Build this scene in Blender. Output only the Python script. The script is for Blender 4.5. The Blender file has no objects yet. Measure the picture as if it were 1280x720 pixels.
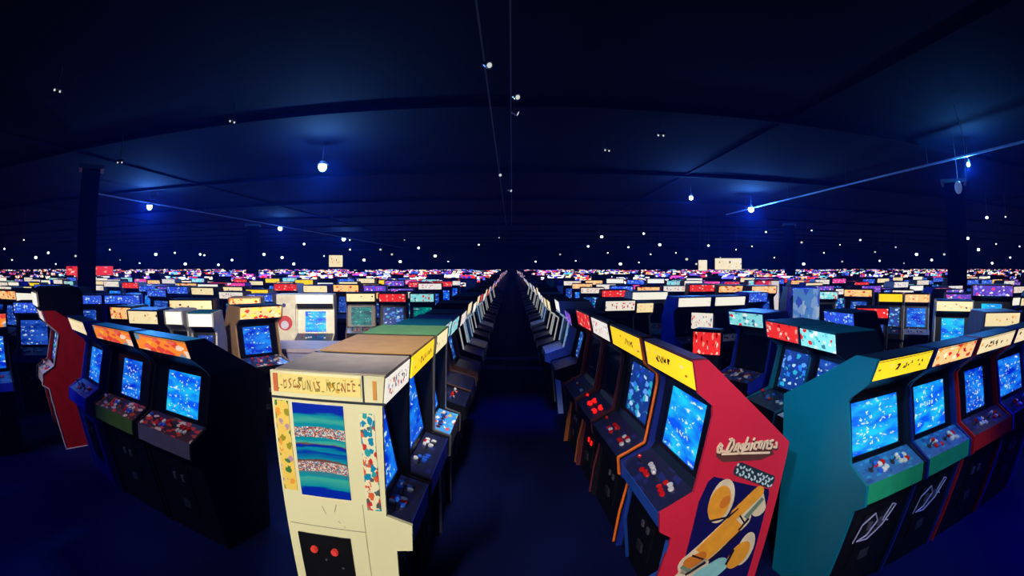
import bpy, math, random
from mathutils import Vector
R = math.radians
scene = bpy.context.scene
col = scene.collection
rng = random.Random(7)

# ------------------------------------------------------------------ camera
EYE = 2.35
cd = bpy.data.cameras.new('camera')
cam = bpy.data.objects.new('camera', cd)
col.objects.link(cam)
scene.camera = cam
cam.location = (0, 0, EYE)
cam.rotation_euler = (math.pi / 2, 0, 0)
cd.type = 'PANO'
cd.sensor_width = 36
cd.sensor_fit = 'HORIZONTAL'
cd.shift_y = -26 / 720
cd.clip_start = 0.05
cd.clip_end = 400
K1 = -1280 / (611 * 36)
for tgt in (cd, getattr(cd, 'cycles', None)):        # wide fisheye lens, 611 px per radian
    if tgt is not None and hasattr(tgt, 'panorama_type'):
        tgt.panorama_type = 'FISHEYE_LENS_POLYNOMIAL'
        tgt.fisheye_polynomial_k0 = 0
        tgt.fisheye_polynomial_k1 = K1
        tgt.fisheye_polynomial_k2 = 0
        tgt.fisheye_polynomial_k3 = 0
        tgt.fisheye_polynomial_k4 = 0
        tgt.fisheye_fov = math.pi

# ------------------------------------------------------------------ world and exposure
w = bpy.data.worlds.new('dark_hall_air')
scene.world = w
w.use_nodes = True
w.node_tree.nodes['Background'].inputs[0].default_value = (0.05, 0.13, 0.6, 1)
w.node_tree.nodes['Background'].inputs[1].default_value = 0.008
haze = w.node_tree.nodes.new('ShaderNodeVolumeScatter')          # thin blue haze hanging in the hall
haze.inputs['Color'].default_value = (0.03, 0.16, 1.0, 1)
haze.inputs['Density'].default_value = 0.0036
haze.inputs['Anisotropy'].default_value = 0.6
w.node_tree.links.new(haze.outputs[0], w.node_tree.nodes['World Output'].inputs['Volume'])
scene.view_settings.view_transform = 'Standard'
scene.view_settings.look = 'None'
scene.view_settings.exposure = 0.0
scene.view_settings.gamma = 1.0
scene.view_settings.use_curve_mapping = False


def light(name, kind, loc, color, power, size=0.2, aim=None, spot=60, blend=0.6, parent=None):
    ld = bpy.data.lights.new(name, kind)
    ld.color = color
    ld.energy = power
    if kind == 'AREA':
        ld.size = size
    else:
        ld.shadow_soft_size = size
    if kind == 'SPOT':
        ld.spot_size = R(spot)
        ld.spot_blend = blend
    o = bpy.data.objects.new(name, ld)
    col.objects.link(o)
    o.location = loc
    if aim is not None:
        o.rotation_euler = (Vector(aim) - Vector(loc)).to_track_quat('-Z', 'Y').to_euler()
    if parent is not None:
        o.parent = parent
    return o


# unseen spots behind and beside the viewer, added to brighten chosen cabinets
light('unseen_flood', 'SPOT', (-1.9, -2.6, 3.7), (1.0, 0.96, 0.84), 1350, 0.25, (-0.97, 2.4, 0.9), 24, 0.5)
light('unseen_flood', 'SPOT', (-0.6, -2.8, 3.3), (1.0, 0.84, 0.88), 1050, 0.25, (1.5, 2.7, 0.9), 24, 0.6)
light('unseen_flood', 'SPOT', (-2.2, -0.6, 5.0), (0.45, 0.8, 1.0), 1150, 0.25, (2.25, 2.9, 1.75), 20, 0.9)
light('unseen_flood', 'SPOT', (0.0, 0.6, 5.3), (1.0, 0.93, 0.88), 1500, 0.25, (-0.95, 3.7, 1.8), 30, 0.8)
light('unseen_flood', 'SPOT', (-0.45, 0.3, 4.2), (1.0, 0.92, 0.88), 230, 0.25, (0.9, 3.1, 0.7), 32, 0.8)
light('unseen_flood', 'SPOT', (-1.0, -1.2, 5.0), (1.0, 0.88, 0.76), 2600, 0.3, (-3.75, 7.4, 1.4), 24, 0.9)
light('unseen_flood', 'SPOT', (-3.6, -0.6, 4.8), (1.0, 0.93, 0.9), 300, 0.2, (-3.0, 2.85, 1.0), 26, 0.7)
light('unseen_flood', 'SPOT', (2.6, -1.6, 4.8), (0.75, 1.0, 0.95), 420, 0.2, (2.95, 2.35, 1.0), 26, 0.7)
light('unseen_flood', 'SPOT', (-5.6, 0.4, 4.8), (1.0, 0.75, 0.75), 520, 0.2, (-5.5, 4.1, 1.1), 24, 0.7)
light('unseen_flood', 'SPOT', (4.0, 0.5, 5.2), (0.8, 0.9, 1.0), 700, 0.3, (8.0, 8.0, 1.4), 34, 0.9)
light('unseen_flood', 'SPOT', (-2.2, 2.2, 5.2), (1.0, 0.92, 0.82), 1900, 0.2, (-4.3, 9.2, 1.15), 16, 0.8)
# blue house lights over the floor
light('blue_house_light', 'SPOT', (-6.4, 0.2, 5.0), (0.02, 0.06, 1.0), 420, 0.5, (-5.4, 2.0, 0), 75, 0.9)
light('blue_house_light', 'SPOT', (5.4, -0.2, 5.0), (0.03, 0.03, 1.0), 1200, 0.5, (5.0, 1.2, 0), 65, 0.9)
light('blue_house_light', 'SPOT', (0.2, 6.5, 5.2), (0.02, 0.08, 1.0), 700, 0.3, (0.15, 7.6, 0), 26, 0.9)
light('blue_house_light', 'SPOT', (-4.5, 6.0, 5.2), (0.05, 0.45, 1.0), 700, 0.3, (-3.2, 3.6, 1.8), 34, 0.9)


# ------------------------------------------------------------------ materials
def nmat(name):
    m = bpy.data.materials.new(name)
    m.use_nodes = True
    nt = m.node_tree
    nt.nodes.clear()
    out = nt.nodes.new('ShaderNodeOutputMaterial')
    b = nt.nodes.new('ShaderNodeBsdfPrincipled')
    nt.links.new(b.outputs[0], out.inputs[0])
    return m, nt, b


MATS = {}


def plain(name, c, rough=0.5, metal=0.0, var=0.12, scale=9.0, spec=0.5, emit=0.0):
    if name in MATS:
        return MATS[name]
    m, nt, b = nmat(name)
    tc = nt.nodes.new('ShaderNodeTexCoord')
    no = nt.nodes.new('ShaderNodeTexNoise')
    no.inputs['Scale'].default_value = scale
    no.inputs['Detail'].default_value = 3
    nt.links.new(tc.outputs['Object'], no.inputs['Vector'])
    rp = nt.nodes.new('ShaderNodeValToRGB')
    rp.color_ramp.elements[0].position = 0.3
    rp.color_ramp.elements[1].position = 0.7
    rp.color_ramp.elements[0].color = tuple(max(0, v * (1 - var)) for v in c) + (1,)
    rp.color_ramp.elements[1].color = tuple(min(1, v * (1 + var)) for v in c) + (1,)
    nt.links.new(no.outputs['Fac'], rp.inputs[0])
    nt.links.new(rp.outputs[0], b.inputs['Base Color'])
    b.inputs['Roughness'].default_value = rough
    b.inputs['Metallic'].default_value = metal
    b.inputs['Specular IOR Level'].default_value = spec
    if emit:
        nt.links.new(rp.outputs[0], b.inputs['Emission Color'])
        b.inputs['Emission Strength'].default_value = emit
    MATS[name] = m
    return m


def printed(name, base, pal, scale=(12, 4), thr=0.45, emit=0.0, band=None, rough=0.35, noisy=0.0, seed=0.0):
    """artwork: coloured blobs from a palette over a base; band=(v0,v1) keeps the blobs between two heights"""
    if name in MATS:
        return MATS[name]
    m, nt, b = nmat(name)
    N = nt.nodes.new
    L = nt.links.new
    uv = N('ShaderNodeUVMap')
    oi = N('ShaderNodeObjectInfo')
    mul = N('ShaderNodeMath'); mul.operation = 'MULTIPLY'; mul.inputs[1].default_value = 37.0
    L(oi.outputs['Random'], mul.inputs[0])
    mp = N('ShaderNodeVectorMath'); mp.operation = 'MULTIPLY'
    mp.inputs[1].default_value = (scale[0], scale[1], 1)
    L(uv.outputs[0], mp.inputs[0])
    cmb = N('ShaderNodeCombineXYZ')
    L(mul.outputs[0], cmb.inputs[0])
    cmb.inputs[2].default_value = seed
    add = N('ShaderNodeVectorMath'); add.operation = 'ADD'
    L(mp.outputs[0], add.inputs[0]); L(cmb.outputs[0], add.inputs[1])
    ns = N('ShaderNodeTexNoise'); ns.inputs['Scale'].default_value = 1.7; ns.inputs['Detail'].default_value = 2
    L(add.outputs[0], ns.inputs['Vector'])
    ds = N('ShaderNodeVectorMath'); ds.operation = 'SCALE'; ds.inputs['Scale'].default_value = 0.9
    L(ns.outputs['Color'], ds.inputs[0])
    ad2 = N('ShaderNodeVectorMath'); ad2.operation = 'ADD'
    L(add.outputs[0], ad2.inputs[0]); L(ds.outputs[0], ad2.inputs[1])
    vo = N('ShaderNodeTexVoronoi'); vo.inputs['Scale'].default_value = 1.0
    L(ad2.outputs[0], vo.inputs['Vector'])
    sep = N('ShaderNodeSeparateColor')
    L(vo.outputs['Color'], sep.inputs[0])
    rp = N('ShaderNodeValToRGB'); rp.color_ramp.interpolation = 'CONSTANT'
    e = rp.color_ramp.elements
    while len(e) < len(pal):
        e.new(0.5)
    for i, c in enumerate(pal):
        e[i].position = i / len(pal)
        e[i].color = tuple(c) + (1,)
    L(sep.outputs[0], rp.inputs[0])
    lt = N('ShaderNodeMath'); lt.operation = 'LESS_THAN'; lt.inputs[1].default_value = thr
    L(vo.outputs['Distance'], lt.inputs[0])
    fac = lt.outputs[0]
    if band:
        sx = N('ShaderNodeSeparateXYZ'); L(uv.outputs[0], sx.inputs[0])
        g = N('ShaderNodeMath'); g.operation = 'GREATER_THAN'; g.inputs[1].default_value = band[0]
        l = N('ShaderNodeMath'); l.operation = 'LESS_THAN'; l.inputs[1].default_value = band[1]
        L(sx.outputs[1], g.inputs[0]); L(sx.outputs[1], l.inputs[0])
        m1 = N('ShaderNodeMath'); m1.operation = 'MULTIPLY'; L(g.outputs[0], m1.inputs[0]); L(l.outputs[0], m1.inputs[1])
        m2 = N('ShaderNodeMath'); m2.operation = 'MULTIPLY'; L(m1.outputs[0], m2.inputs[0]); L(fac, m2.inputs[1])
        fac = m2.outputs[0]
    bm = N('ShaderNodeMix'); bm.data_type = 'RGBA'
    bm.inputs[6].default_value = tuple(base) + (1,)
    bm.inputs[7].default_value = tuple(min(1, v * 1.12 + 0.01) for v in base) + (1,)
    n2 = N('ShaderNodeTexNoise'); n2.inputs['Scale'].default_value = 0.45
    L(add.outputs[0], n2.inputs['Vector'])
    L(n2.outputs['Fac'], bm.inputs[0])
    mx = N('ShaderNodeMix'); mx.data_type = 'RGBA'
    L(fac, mx.inputs[0]); L(bm.outputs[2], mx.inputs[6]); L(rp.outputs[0], mx.inputs[7])
    L(mx.outputs[2], b.inputs['Base Color'])
    b.inputs['Roughness'].default_value = rough
    if emit:
        L(mx.outputs[2], b.inputs['Emission Color'])
        b.inputs['Emission Strength'].default_value = emit
    MATS[name] = m
    return m


def stripes(name):
    """sea-coloured bands with two jewelled friezes, printed on the cream cabinet's side"""
    m, nt, b = nmat(name)
    N = nt.nodes.new; L = nt.links.new
    uv = N('ShaderNodeUVMap')
    sx = N('ShaderNodeSeparateXYZ'); L(uv.outputs[0], sx.inputs[0])
    mp = N('ShaderNodeVectorMath'); mp.operation = 'MULTIPLY'; mp.inputs[1].default_value = (1.2, 16, 1)
    L(uv.outputs[0], mp.inputs[0])
    no = N('ShaderNodeTexNoise'); no.inputs['Scale'].default_value = 1.4; no.inputs['Detail'].default_value = 4
    L(mp.outputs[0], no.inputs['Vector'])
    wob = N('ShaderNodeMath'); wob.operation = 'MULTIPLY_ADD'; wob.inputs[1].default_value = 0.10; wob.inputs[2].default_value = -0.05
    L(no.outputs['Fac'], wob.inputs[0])
    # height plus wobble and a gentle sag across the width
    u = N('ShaderNodeMath'); u.operation = 'MULTIPLY_ADD'; u.inputs[1].default_value = 2.0; u.inputs[2].default_value = -1.0
    L(sx.outputs[0], u.inputs[0])
    u2 = N('ShaderNodeMath'); u2.operation = 'MULTIPLY'; L(u.outputs[0], u2.inputs[0]); L(u.outputs[0], u2.inputs[1])
    u3 = N('ShaderNodeMath'); u3.operation = 'MULTIPLY_ADD'; u3.inputs[1].default_value = 0.02; L(u2.outputs[0], u3.inputs[0]); L(sx.outputs[1], u3.inputs[2])
    v = N('ShaderNodeMath'); v.operation = 'ADD'; L(u3.outputs[0], v.inputs[0]); L(wob.outputs[0], v.inputs[1])
    rp = N('ShaderNodeValToRGB')
    blue, teal, brn, lt = (0.0, 0.02, 0.42), (0.0, 0.27, 0.40), (0.16, 0.05, 0.04), (0.05, 0.42, 0.36)
    st = [(0.0, blue), (0.10, blue), (0.12, teal), (0.22, lt), (0.24, teal), (0.42, brn), (0.425, teal), (0.50, blue),
          (0.53, teal), (0.56, blue), (0.585, blue), (0.59, brn), (0.605, lt), (0.64, teal), (0.80, teal), (0.84, lt), (0.89, teal), (0.92, blue)]
    e = rp.color_ramp.elements
    while len(e) < len(st):
        e.new(0.5)
    for i, (p, c) in enumerate(st):
        e[i].position = p; e[i].color = c + (1,)
    L(v.outputs[0], rp.inputs[0])
    vm = N('ShaderNodeVectorMath'); vm.operation = 'MULTIPLY'; vm.inputs[1].default_value = (12, 19, 1)
    L(uv.outputs[0], vm.inputs[0])
    vo = N('ShaderNodeTexVoronoi'); L(vm.outputs[0], vo.inputs['Vector'])
    se = N('ShaderNodeSeparateColor'); L(vo.outputs['Color'], se.inputs[0])
    jr = N('ShaderNodeValToRGB'); jr.color_ramp.interpolation = 'CONSTANT'
    pj = [(0.5, 0.06, 0.05), (0.75, 0.65, 0.55), (0.1, 0.03, 0.1), (0.8, 0.75, 0.7), (0.0, 0.35, 0.6), (0.45, 0.12, 0.06)]
    e = jr.color_ramp.elements
    while len(e) < len(pj):
        e.new(0.5)
    for i, c in enumerate(pj):
        e[i].position = i / len(pj); e[i].color = c + (1,)
    L(se.outputs[0], jr.inputs[0])
    last = rp.outputs[0]
    for a, c in ((0.66, 0.77), (0.29, 0.40)):
        g = N('ShaderNodeMath'); g.operation = 'GREATER_THAN'; g.inputs[1].default_value = a
        l = N('ShaderNodeMath'); l.operation = 'LESS_THAN'; l.inputs[1].default_value = c
        L(u3.outputs[0], g.inputs[0]); L(u3.outputs[0], l.inputs[0])
        mm = N('ShaderNodeMath'); mm.operation = 'MULTIPLY'; L(g.outputs[0], mm.inputs[0]); L(l.outputs[0], mm.inputs[1])
        mx = N('ShaderNodeMix'); mx.data_type = 'RGBA'
        L(mm.outputs[0], mx.inputs[0]); L(last, mx.inputs[6]); L(jr.outputs[0], mx.inputs[7])
        last = mx.outputs[2]
    L(last, b.inputs['Base Color'])
    b.inputs['Roughness'].default_value = 0.3
    return m


def glow(name, c, s):
    if name in MATS:
        return MATS[name]
    m, nt, b = nmat(name)
    b.inputs['Base Color'].default_value = tuple(v * 0.5 for v in c) + (1,)
    b.inputs['Emission Color'].default_value = tuple(c) + (1,)
    b.inputs['Emission Strength'].default_value = s
    MATS[name] = m
    return m


def screen_mat(name, lo, hi, s=1.0):
    """a glowing tube picture: soft blue to cyan cloud with rows of pale characters"""
    m, nt, b = nmat(name)
    N = nt.nodes.new; L = nt.links.new
    uv = N('ShaderNodeUVMap'); oi = N('ShaderNodeObjectInfo')
    mul = N('ShaderNodeMath'); mul.operation = 'MULTIPLY'; mul.inputs[1].default_value = 41.0
    L(oi.outputs['Random'], mul.inputs[0])
    cmb = N('ShaderNodeCombineXYZ'); L(mul.outputs[0], cmb.inputs[2])

    def field(sx, sy, scale, det):
        mp = N('ShaderNodeVectorMath'); mp.operation = 'MULTIPLY'; mp.inputs[1].default_value = (sx, sy, 1)
        L(uv.outputs[0], mp.inputs[0])
        ad = N('ShaderNodeVectorMath'); ad.operation = 'ADD'; L(mp.outputs[0], ad.inputs[0]); L(cmb.outputs[0], ad.inputs[1])
        no = N('ShaderNodeTexNoise'); no.inputs['Scale'].default_value = scale; no.inputs['Detail'].default_value = det
        L(ad.outputs[0], no.inputs['Vector'])
        return no.outputs['Fac']
    rp = N('ShaderNodeValToRGB')
    rp.color_ramp.elements[0].position = 0.36; rp.color_ramp.elements[1].position = 0.66
    rp.color_ramp.elements[0].color = tuple(lo) + (1,); rp.color_ramp.elements[1].color = tuple(hi) + (1,)
    L(field(1.2, 2.6, 1.6, 2), rp.inputs[0])
    sx = N('ShaderNodeSeparateXYZ'); L(uv.outputs[0], sx.inputs[0])
    sn = N('ShaderNodeMath'); sn.operation = 'MULTIPLY'; sn.inputs[1].default_value = 36.0; L(sx.outputs[1], sn.inputs[0])
    s2 = N('ShaderNodeMath'); s2.operation = 'SINE'; L(sn.outputs[0], s2.inputs[0])
    c1_ = N('ShaderNodeMath'); c1_.operation = 'MULTIPLY_ADD'; c1_.inputs[1].default_value = 0.09; L(s2.outputs[0], c1_.inputs[0]); L(field(10, 15, 1.0, 1.5), c1_.inputs[2])
    big = N('ShaderNodeMath'); big.operation = 'MULTIPLY_ADD'; big.inputs[1].default_value = 0.35; L(field(2.2, 3.5, 1.0, 1), big.inputs[0]); L(c1_.outputs[0], big.inputs[2])
    mr = N('ShaderNodeMapRange'); mr.inputs['From Min'].default_value = 0.835; mr.inputs['From Max'].default_value = 0.97
    L(big.outputs[0], mr.inputs['Value'])
    mx = N('ShaderNodeMix'); mx.data_type = 'RGBA'; mx.inputs[7].default_value = (0.62, 0.85, 0.95, 1)
    L(mr.outputs[0], mx.inputs[0]); L(rp.outputs[0], mx.inputs[6])
    b.inputs['Base Color'].default_value = (0.01, 0.02, 0.05, 1)
    L(mx.outputs[2], b.inputs['Emission Color']); b.inputs['Emission Strength'].default_value = s
    b.inputs['Roughness'].default_value = 0.35
    b.inputs['Specular IOR Level'].default_value = 0.12
    MATS[name] = m
    return m


BLACK = plain('black_laminate', (0.004, 0.004, 0.006), 0.45, spec=0.25)
DARK = plain('dark_blue_laminate', (0.004, 0.008, 0.03), 0.45, spec=0.3)
NAVY = plain('navy_laminate', (0.005, 0.02, 0.22), 0.4)
BLUE = plain('blue_laminate', (0.01, 0.03, 0.55), 0.4)
CREAM = plain('cream_paint', (0.80, 0.74, 0.47), 0.5, var=0.03, scale=3)
REDP = plain('crimson_paint', (0.62, 0.02, 0.055), 0.4, var=0.05, scale=3)
REDC = plain('dark_red_paint', (0.50, 0.012, 0.008), 0.45)
MAROON = plain('maroon_laminate', (0.10, 0.012, 0.02), 0.5)
TEAL = plain('teal_paint', (0.0, 0.16, 0.27), 0.45, var=0.04, scale=3)
GREEN = plain('green_paint', (0.01, 0.28, 0.14), 0.5)
ORANGE = plain('orange_trim', (0.85, 0.17, 0.01), 0.4)
TRIMBLUE = plain('blue_trim', (0.03, 0.14, 0.62), 0.4)
TAN = plain('tan_board', (0.36, 0.22, 0.13), 0.7)
GREY = plain('grey_brown_board', (0.27, 0.225, 0.19), 0.75)
OCHRE = plain('ochre_board', (0.36, 0.20, 0.06), 0.7)
GREENTOP = plain('green_felt_board', (0.10, 0.28, 0.10), 0.8)
TEALTOP = plain('teal_board', (0.0, 0.13, 0.22), 0.4)
WHITEL = plain('white_laminate', (0.62, 0.62, 0.66), 0.4)
SILVER = plain('silver_metal', (0.65, 0.67, 0.7), 0.25, 0.9)
CHROME = plain('chrome_edge', (0.5, 0.5, 0.55), 0.3, 0.9)
STEEL = plain('dark_steel', (0.05, 0.06, 0.08), 0.4, 0.6)
BROWN = plain('brown_wood_laminate', (0.16, 0.07, 0.05), 0.5)
REDB = plain('red_plastic', (0.7, 0.01, 0.01), 0.25)
WHITEB = plain('white_plastic', (0.75, 0.75, 0.72), 0.25)
BLUEB = plain('blue_plastic', (0.02, 0.12, 0.7), 0.25)
BEZEL = plain('bezel_plastic', (0.003, 0.004, 0.010), 0.3, spec=0.4)
REDGLOW = glow('red_lit_button', (1.0, 0.012, 0.006), 1.0)

W_, C_, Y_, O_, R_, P_, B_, K_, T_ = ((0.95, 0.93, 0.85), (0.95, 0.78, 0.45), (1.0, 0.72, 0.03), (0.95, 0.28, 0.03), (0.8, 0.02, 0.02),
                                      (0.8, 0.05, 0.3), (0.05, 0.12, 0.9), (0.02, 0.015, 0.01), (0.05, 0.55, 0.6))
MQ = {
    'yellow': printed('yellow_marquee', (0.93, 0.60, 0.01), [(0.30, 0.12, 0.01), (0.95, 0.62, 0.2), (0.95, 0.5, 0.25)], (7, 3), 0.22, 1.0, (0.3, 0.75)),
    'orange': printed('orange_marquee', (0.85, 0.22, 0.02), [(0.9, 0.4, 0.03), (0.7, 0.05, 0.03), (0.85, 0.6, 0.45), (0.15, 0.25, 0.35), (0.8, 0.12, 0.08)], (6, 2.5), 0.5, 1.0),
    'white': printed('white_marquee', (0.78, 0.72, 0.62), [R_, W_, (0.4, 0.05, 0.03), (0.1, 0.1, 0.2), (0.25, 0.25, 0.35)], (13, 3.5), 0.40, 1.0, (0.2, 0.82)),
    'cream': printed('cream_marquee', (0.86, 0.70, 0.38), [O_, (0.45, 0.15, 0.03), C_, K_, W_], (11, 3.2), 0.33, 1.0, (0.22, 0.78)),
    'peach': printed('peach_marquee', (0.95, 0.5, 0.2), [O_, R_, C_, (0.5, 0.05, 0.02), Y_], (8, 3), 0.42, 1.0),
    'red': printed('red_marquee', (0.75, 0.02, 0.02), [(0.9, 0.6, 0.5), R_, (0.9, 0.3, 0.2), (0.3, 0.0, 0.0)], (9, 3), 0.38, 1.0),
    'blue': printed('blue_marquee', (0.02, 0.07, 0.65), [(0.5, 0.7, 1.0), (0.1, 0.4, 1.0), B_, (0.01, 0.02, 0.25)], (13, 4), 0.42, 1.0),
    'teal': printed('teal_marquee', (0.25, 0.72, 0.72), [W_, T_, R_, (0.05, 0.2, 0.3), W_], (8, 3), 0.42, 0.9),
    'pink': printed('pink_marquee', (0.85, 0.05, 0.30), [W_, P_, (1.0, 0.3, 0.5), (0.4, 0.0, 0.2)], (8, 3), 0.4, 1.0),
    'purple': printed('purple_marquee', (0.10, 0.05, 0.45), [W_, (0.3, 0.3, 1.0), P_, (0.2, 0.1, 0.6)], (10, 3), 0.42, 1.0),
    'glare': printed('bright_white_marquee', (0.86, 0.82, 0.70), [(0.6, 0.5, 0.4), W_, W_], (5, 2), 0.2, 1.0),
}
SC = {
    'cyan': screen_mat('cyan_screen', (0.0, 0.09, 0.85), (0.01, 0.58, 0.86), 1.1),
    'blue': screen_mat('blue_screen', (0.0, 0.02, 0.60), (0.01, 0.26, 0.95), 1.0),
    'deep': screen_mat('deep_blue_screen', (0.0, 0.02, 0.25), (0.02, 0.10, 0.6), 0.9),
    'teal': screen_mat('teal_screen', (0.0, 0.08, 0.12), (0.0, 0.35, 0.30), 0.8),
    'pic': printed('picture_screen', (0.0, 0.03, 0.20), [(0.4, 0.6, 0.8), (0.02, 0.2, 0.7), (0.01, 0.04, 0.4), (0.02, 0.35, 0.5), (0.1, 0.3, 0.8)], (5, 7), 0.45, 0.9),
    'off': plain('dark_glass', (0.004, 0.01, 0.03), 0.08, spec=0.6),
}
TEXTW = glow('screen_lettering', (0.6, 0.85, 0.95), 0.9)
TEXTK = plain('dark_lettering', (0.05, 0.03, 0.03), 0.4)
PANELART = printed('panel_artwork', (0.02, 0.03, 0.12), [(0.5, 0.02, 0.02), (0.8, 0.75, 0.7), (0.05, 0.15, 0.6), (0.6, 0.1, 0.02)], (9, 4), 0.42)
REDPANEL = printed('red_panel_artwork', (0.04, 0.01, 0.03), [(0.75, 0.03, 0.02), (0.6, 0.05, 0.02), (0.75, 0.6, 0.5), (0.02, 0.03, 0.12)], (8, 5), 0.47)
BLUEPANEL = printed('blue_panel_artwork', (0.02, 0.14, 0.42), [(0.03, 0.3, 0.6), (0.01, 0.08, 0.3), (0.02, 0.2, 0.5)], (8, 5), 0.45)
DARKPANEL = printed('dark_panel_artwork', (0.006, 0.010, 0.06), [(0.02, 0.03, 0.2), (0.01, 0.01, 0.05)], (6, 4), 0.4)
WHITEPANEL = printed('white_panel_artwork', (0.5, 0.5, 0.62), [(0.8, 0.2, 0.3), (0.3, 0.3, 0.6), (0.7, 0.7, 0.75)], (6, 4), 0.4)


# ------------------------------------------------------------------ mesh building
class MB:
    def __init__(s):
        s.v = []; s.f = []; s.uv = []

    def face(s, pts, uvs=None):
        i = len(s.v)
        s.v += [tuple(p) for p in pts]
        s.f.append(tuple(range(i, i + len(pts))))
        s.uv.append(uvs or [(p[0], p[2]) for p in pts])

    def box(s, a, b):
        (x0, y0, z0), (x1, y1, z1) = a, b
        c = [(x0, y0, z0), (x1, y0, z0), (x1, y1, z0), (x0, y1, z0), (x0, y0, z1), (x1, y0, z1), (x1, y1, z1), (x0, y1, z1)]
        for q in ((3, 2, 1, 0), (4, 5, 6, 7), (0, 1, 5, 4), (1, 2, 6, 5), (2, 3, 7, 6), (3, 0, 4, 7)):
            s.face([c[k] for k in q])

    def prism(s, poly, x0, x1):
        """poly: list of (y, z); extruded from x0 to x1"""
        s.face([(x0, y, z) for y, z in reversed(poly)], [(y, z) for y, z in reversed(poly)])
        s.face([(x1, y, z) for y, z in poly], [(y, z) for y, z in poly])
        n = len(poly)
        for i in range(n):
            (ya, za), (yb, zb) = poly[i], poly[(i + 1) % n]
            s.face([(x0, ya, za), (x0, yb, zb), (x1, yb, zb), (x1, ya, za)])

    def slab(s, x0, x1, bot, top, th):
        """panel from bot (y, z) to top (y, z); front face has 0..1 coordinates, th goes inwards"""
        (y0, z0), (y1, z1) = bot, top
        d = math.hypot(y1 - y0, z1 - z0) or 1
        ny, nz = (z1 - z0) / d * th, -(y1 - y0) / d * th
        a = [(x0, y0, z0), (x1, y0, z0), (x1, y1, z1), (x0, y1, z1)]
        b = [(x, y + ny, z + nz) for x, y, z in a]
        s.face(a, [(0, 0), (1, 0), (1, 1), (0, 1)])
        s.face([b[3], b[2], b[1], b[0]], [(0, 0)] * 4)
        for i in range(4):
            j = (i + 1) % 4
            s.face([a[j], a[i], b[i], b[j]], [(0.01, 0.01)] * 4)

    def cyl(s, c, axis, r, h, n=10, r2=None):
        r2 = r if r2 is None else r2
        ax = Vector(axis).normalized()
        t = ax.orthogonal().normalized(); u = ax.cross(t)
        c = Vector(c)
        A = [c + (t * math.cos(2 * math.pi * k / n) + u * math.sin(2 * math.pi * k / n)) * r for k in range(n)]
        B = [c + ax * h + (t * math.cos(2 * math.pi * k / n) + u * math.sin(2 * math.pi * k / n)) * r2 for k in range(n)]
        for k in range(n):
            s.face([A[k], A[(k + 1) % n], B[(k + 1) % n], B[k]])
        s.face(list(reversed(A))); s.face(B)

    def ball(s, c, r, n=8, m=5, sz=1.0):
        for i in range(m):
            a0, a1 = math.pi * i / m - math.pi / 2, math.pi * (i + 1) / m - math.pi / 2
            for k in range(n):
                p0, p1 = 2 * math.pi * k / n, 2 * math.pi * (k + 1) / n
                P = lambda a, p: (c[0] + r * math.cos(a) * math.cos(p), c[1] + r * math.cos(a) * math.sin(p), c[2] + r * sz * math.sin(a))
                q = [P(a0, p0), P(a0, p1), P(a1, p1), P(a1, p0)]
                if i == 0: q = [q[0], q[2], q[3]]
                elif i == m - 1: q = [q[0], q[1], q[2]]
                s.face(q)

    def tube(s, pts, r, n=6):
        for a, b in zip(pts, pts[1:]):
            d = Vector(b) - Vector(a)
            s.cyl(a, d, r, d.length, n)

    def build(s, name, mat, parent=None):
        me = bpy.data.meshes.new(name)
        me.from_pydata(s.v, [], s.f)
        uvl = me.uv_layers.new(name='UVMap')
        k = 0
        for fu in s.uv:
            for c in fu:
                uvl.data[k].uv = c; k += 1
        for mm in (mat if isinstance(mat, list) else [mat]):
            me.materials.append(mm)
        o = bpy.data.objects.new(name, me)
        col.objects.link(o)
        if parent is not None:
            o.parent = parent
        return o


def tag(o, label=None, cat=None, group=None, kind=None):
    if label: o['label'] = label
    if cat: o['category'] = cat
    if group: o['group'] = group
    if kind: o['kind'] = kind
    return o


def empty(name, loc, rz=0, label=None, cat=None, group=None):
    o = bpy.data.objects.new(name, None)
    col.objects.link(o)
    o.location = loc; o.rotation_euler = (0, 0, R(rz)); o.empty_display_size = 0.1
    return tag(o, label, cat, group)


def copy_tree(o, parent=None):
    c = o.copy(); col.objects.link(c)
    if parent is not None: c.parent = parent
    for ch in o.children:
        copy_tree(ch, c)
    return c


def lerp(a, b, t):
    return (a[0] + (b[0] - a[0]) * t, a[1] + (b[1] - a[1]) * t)


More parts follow.
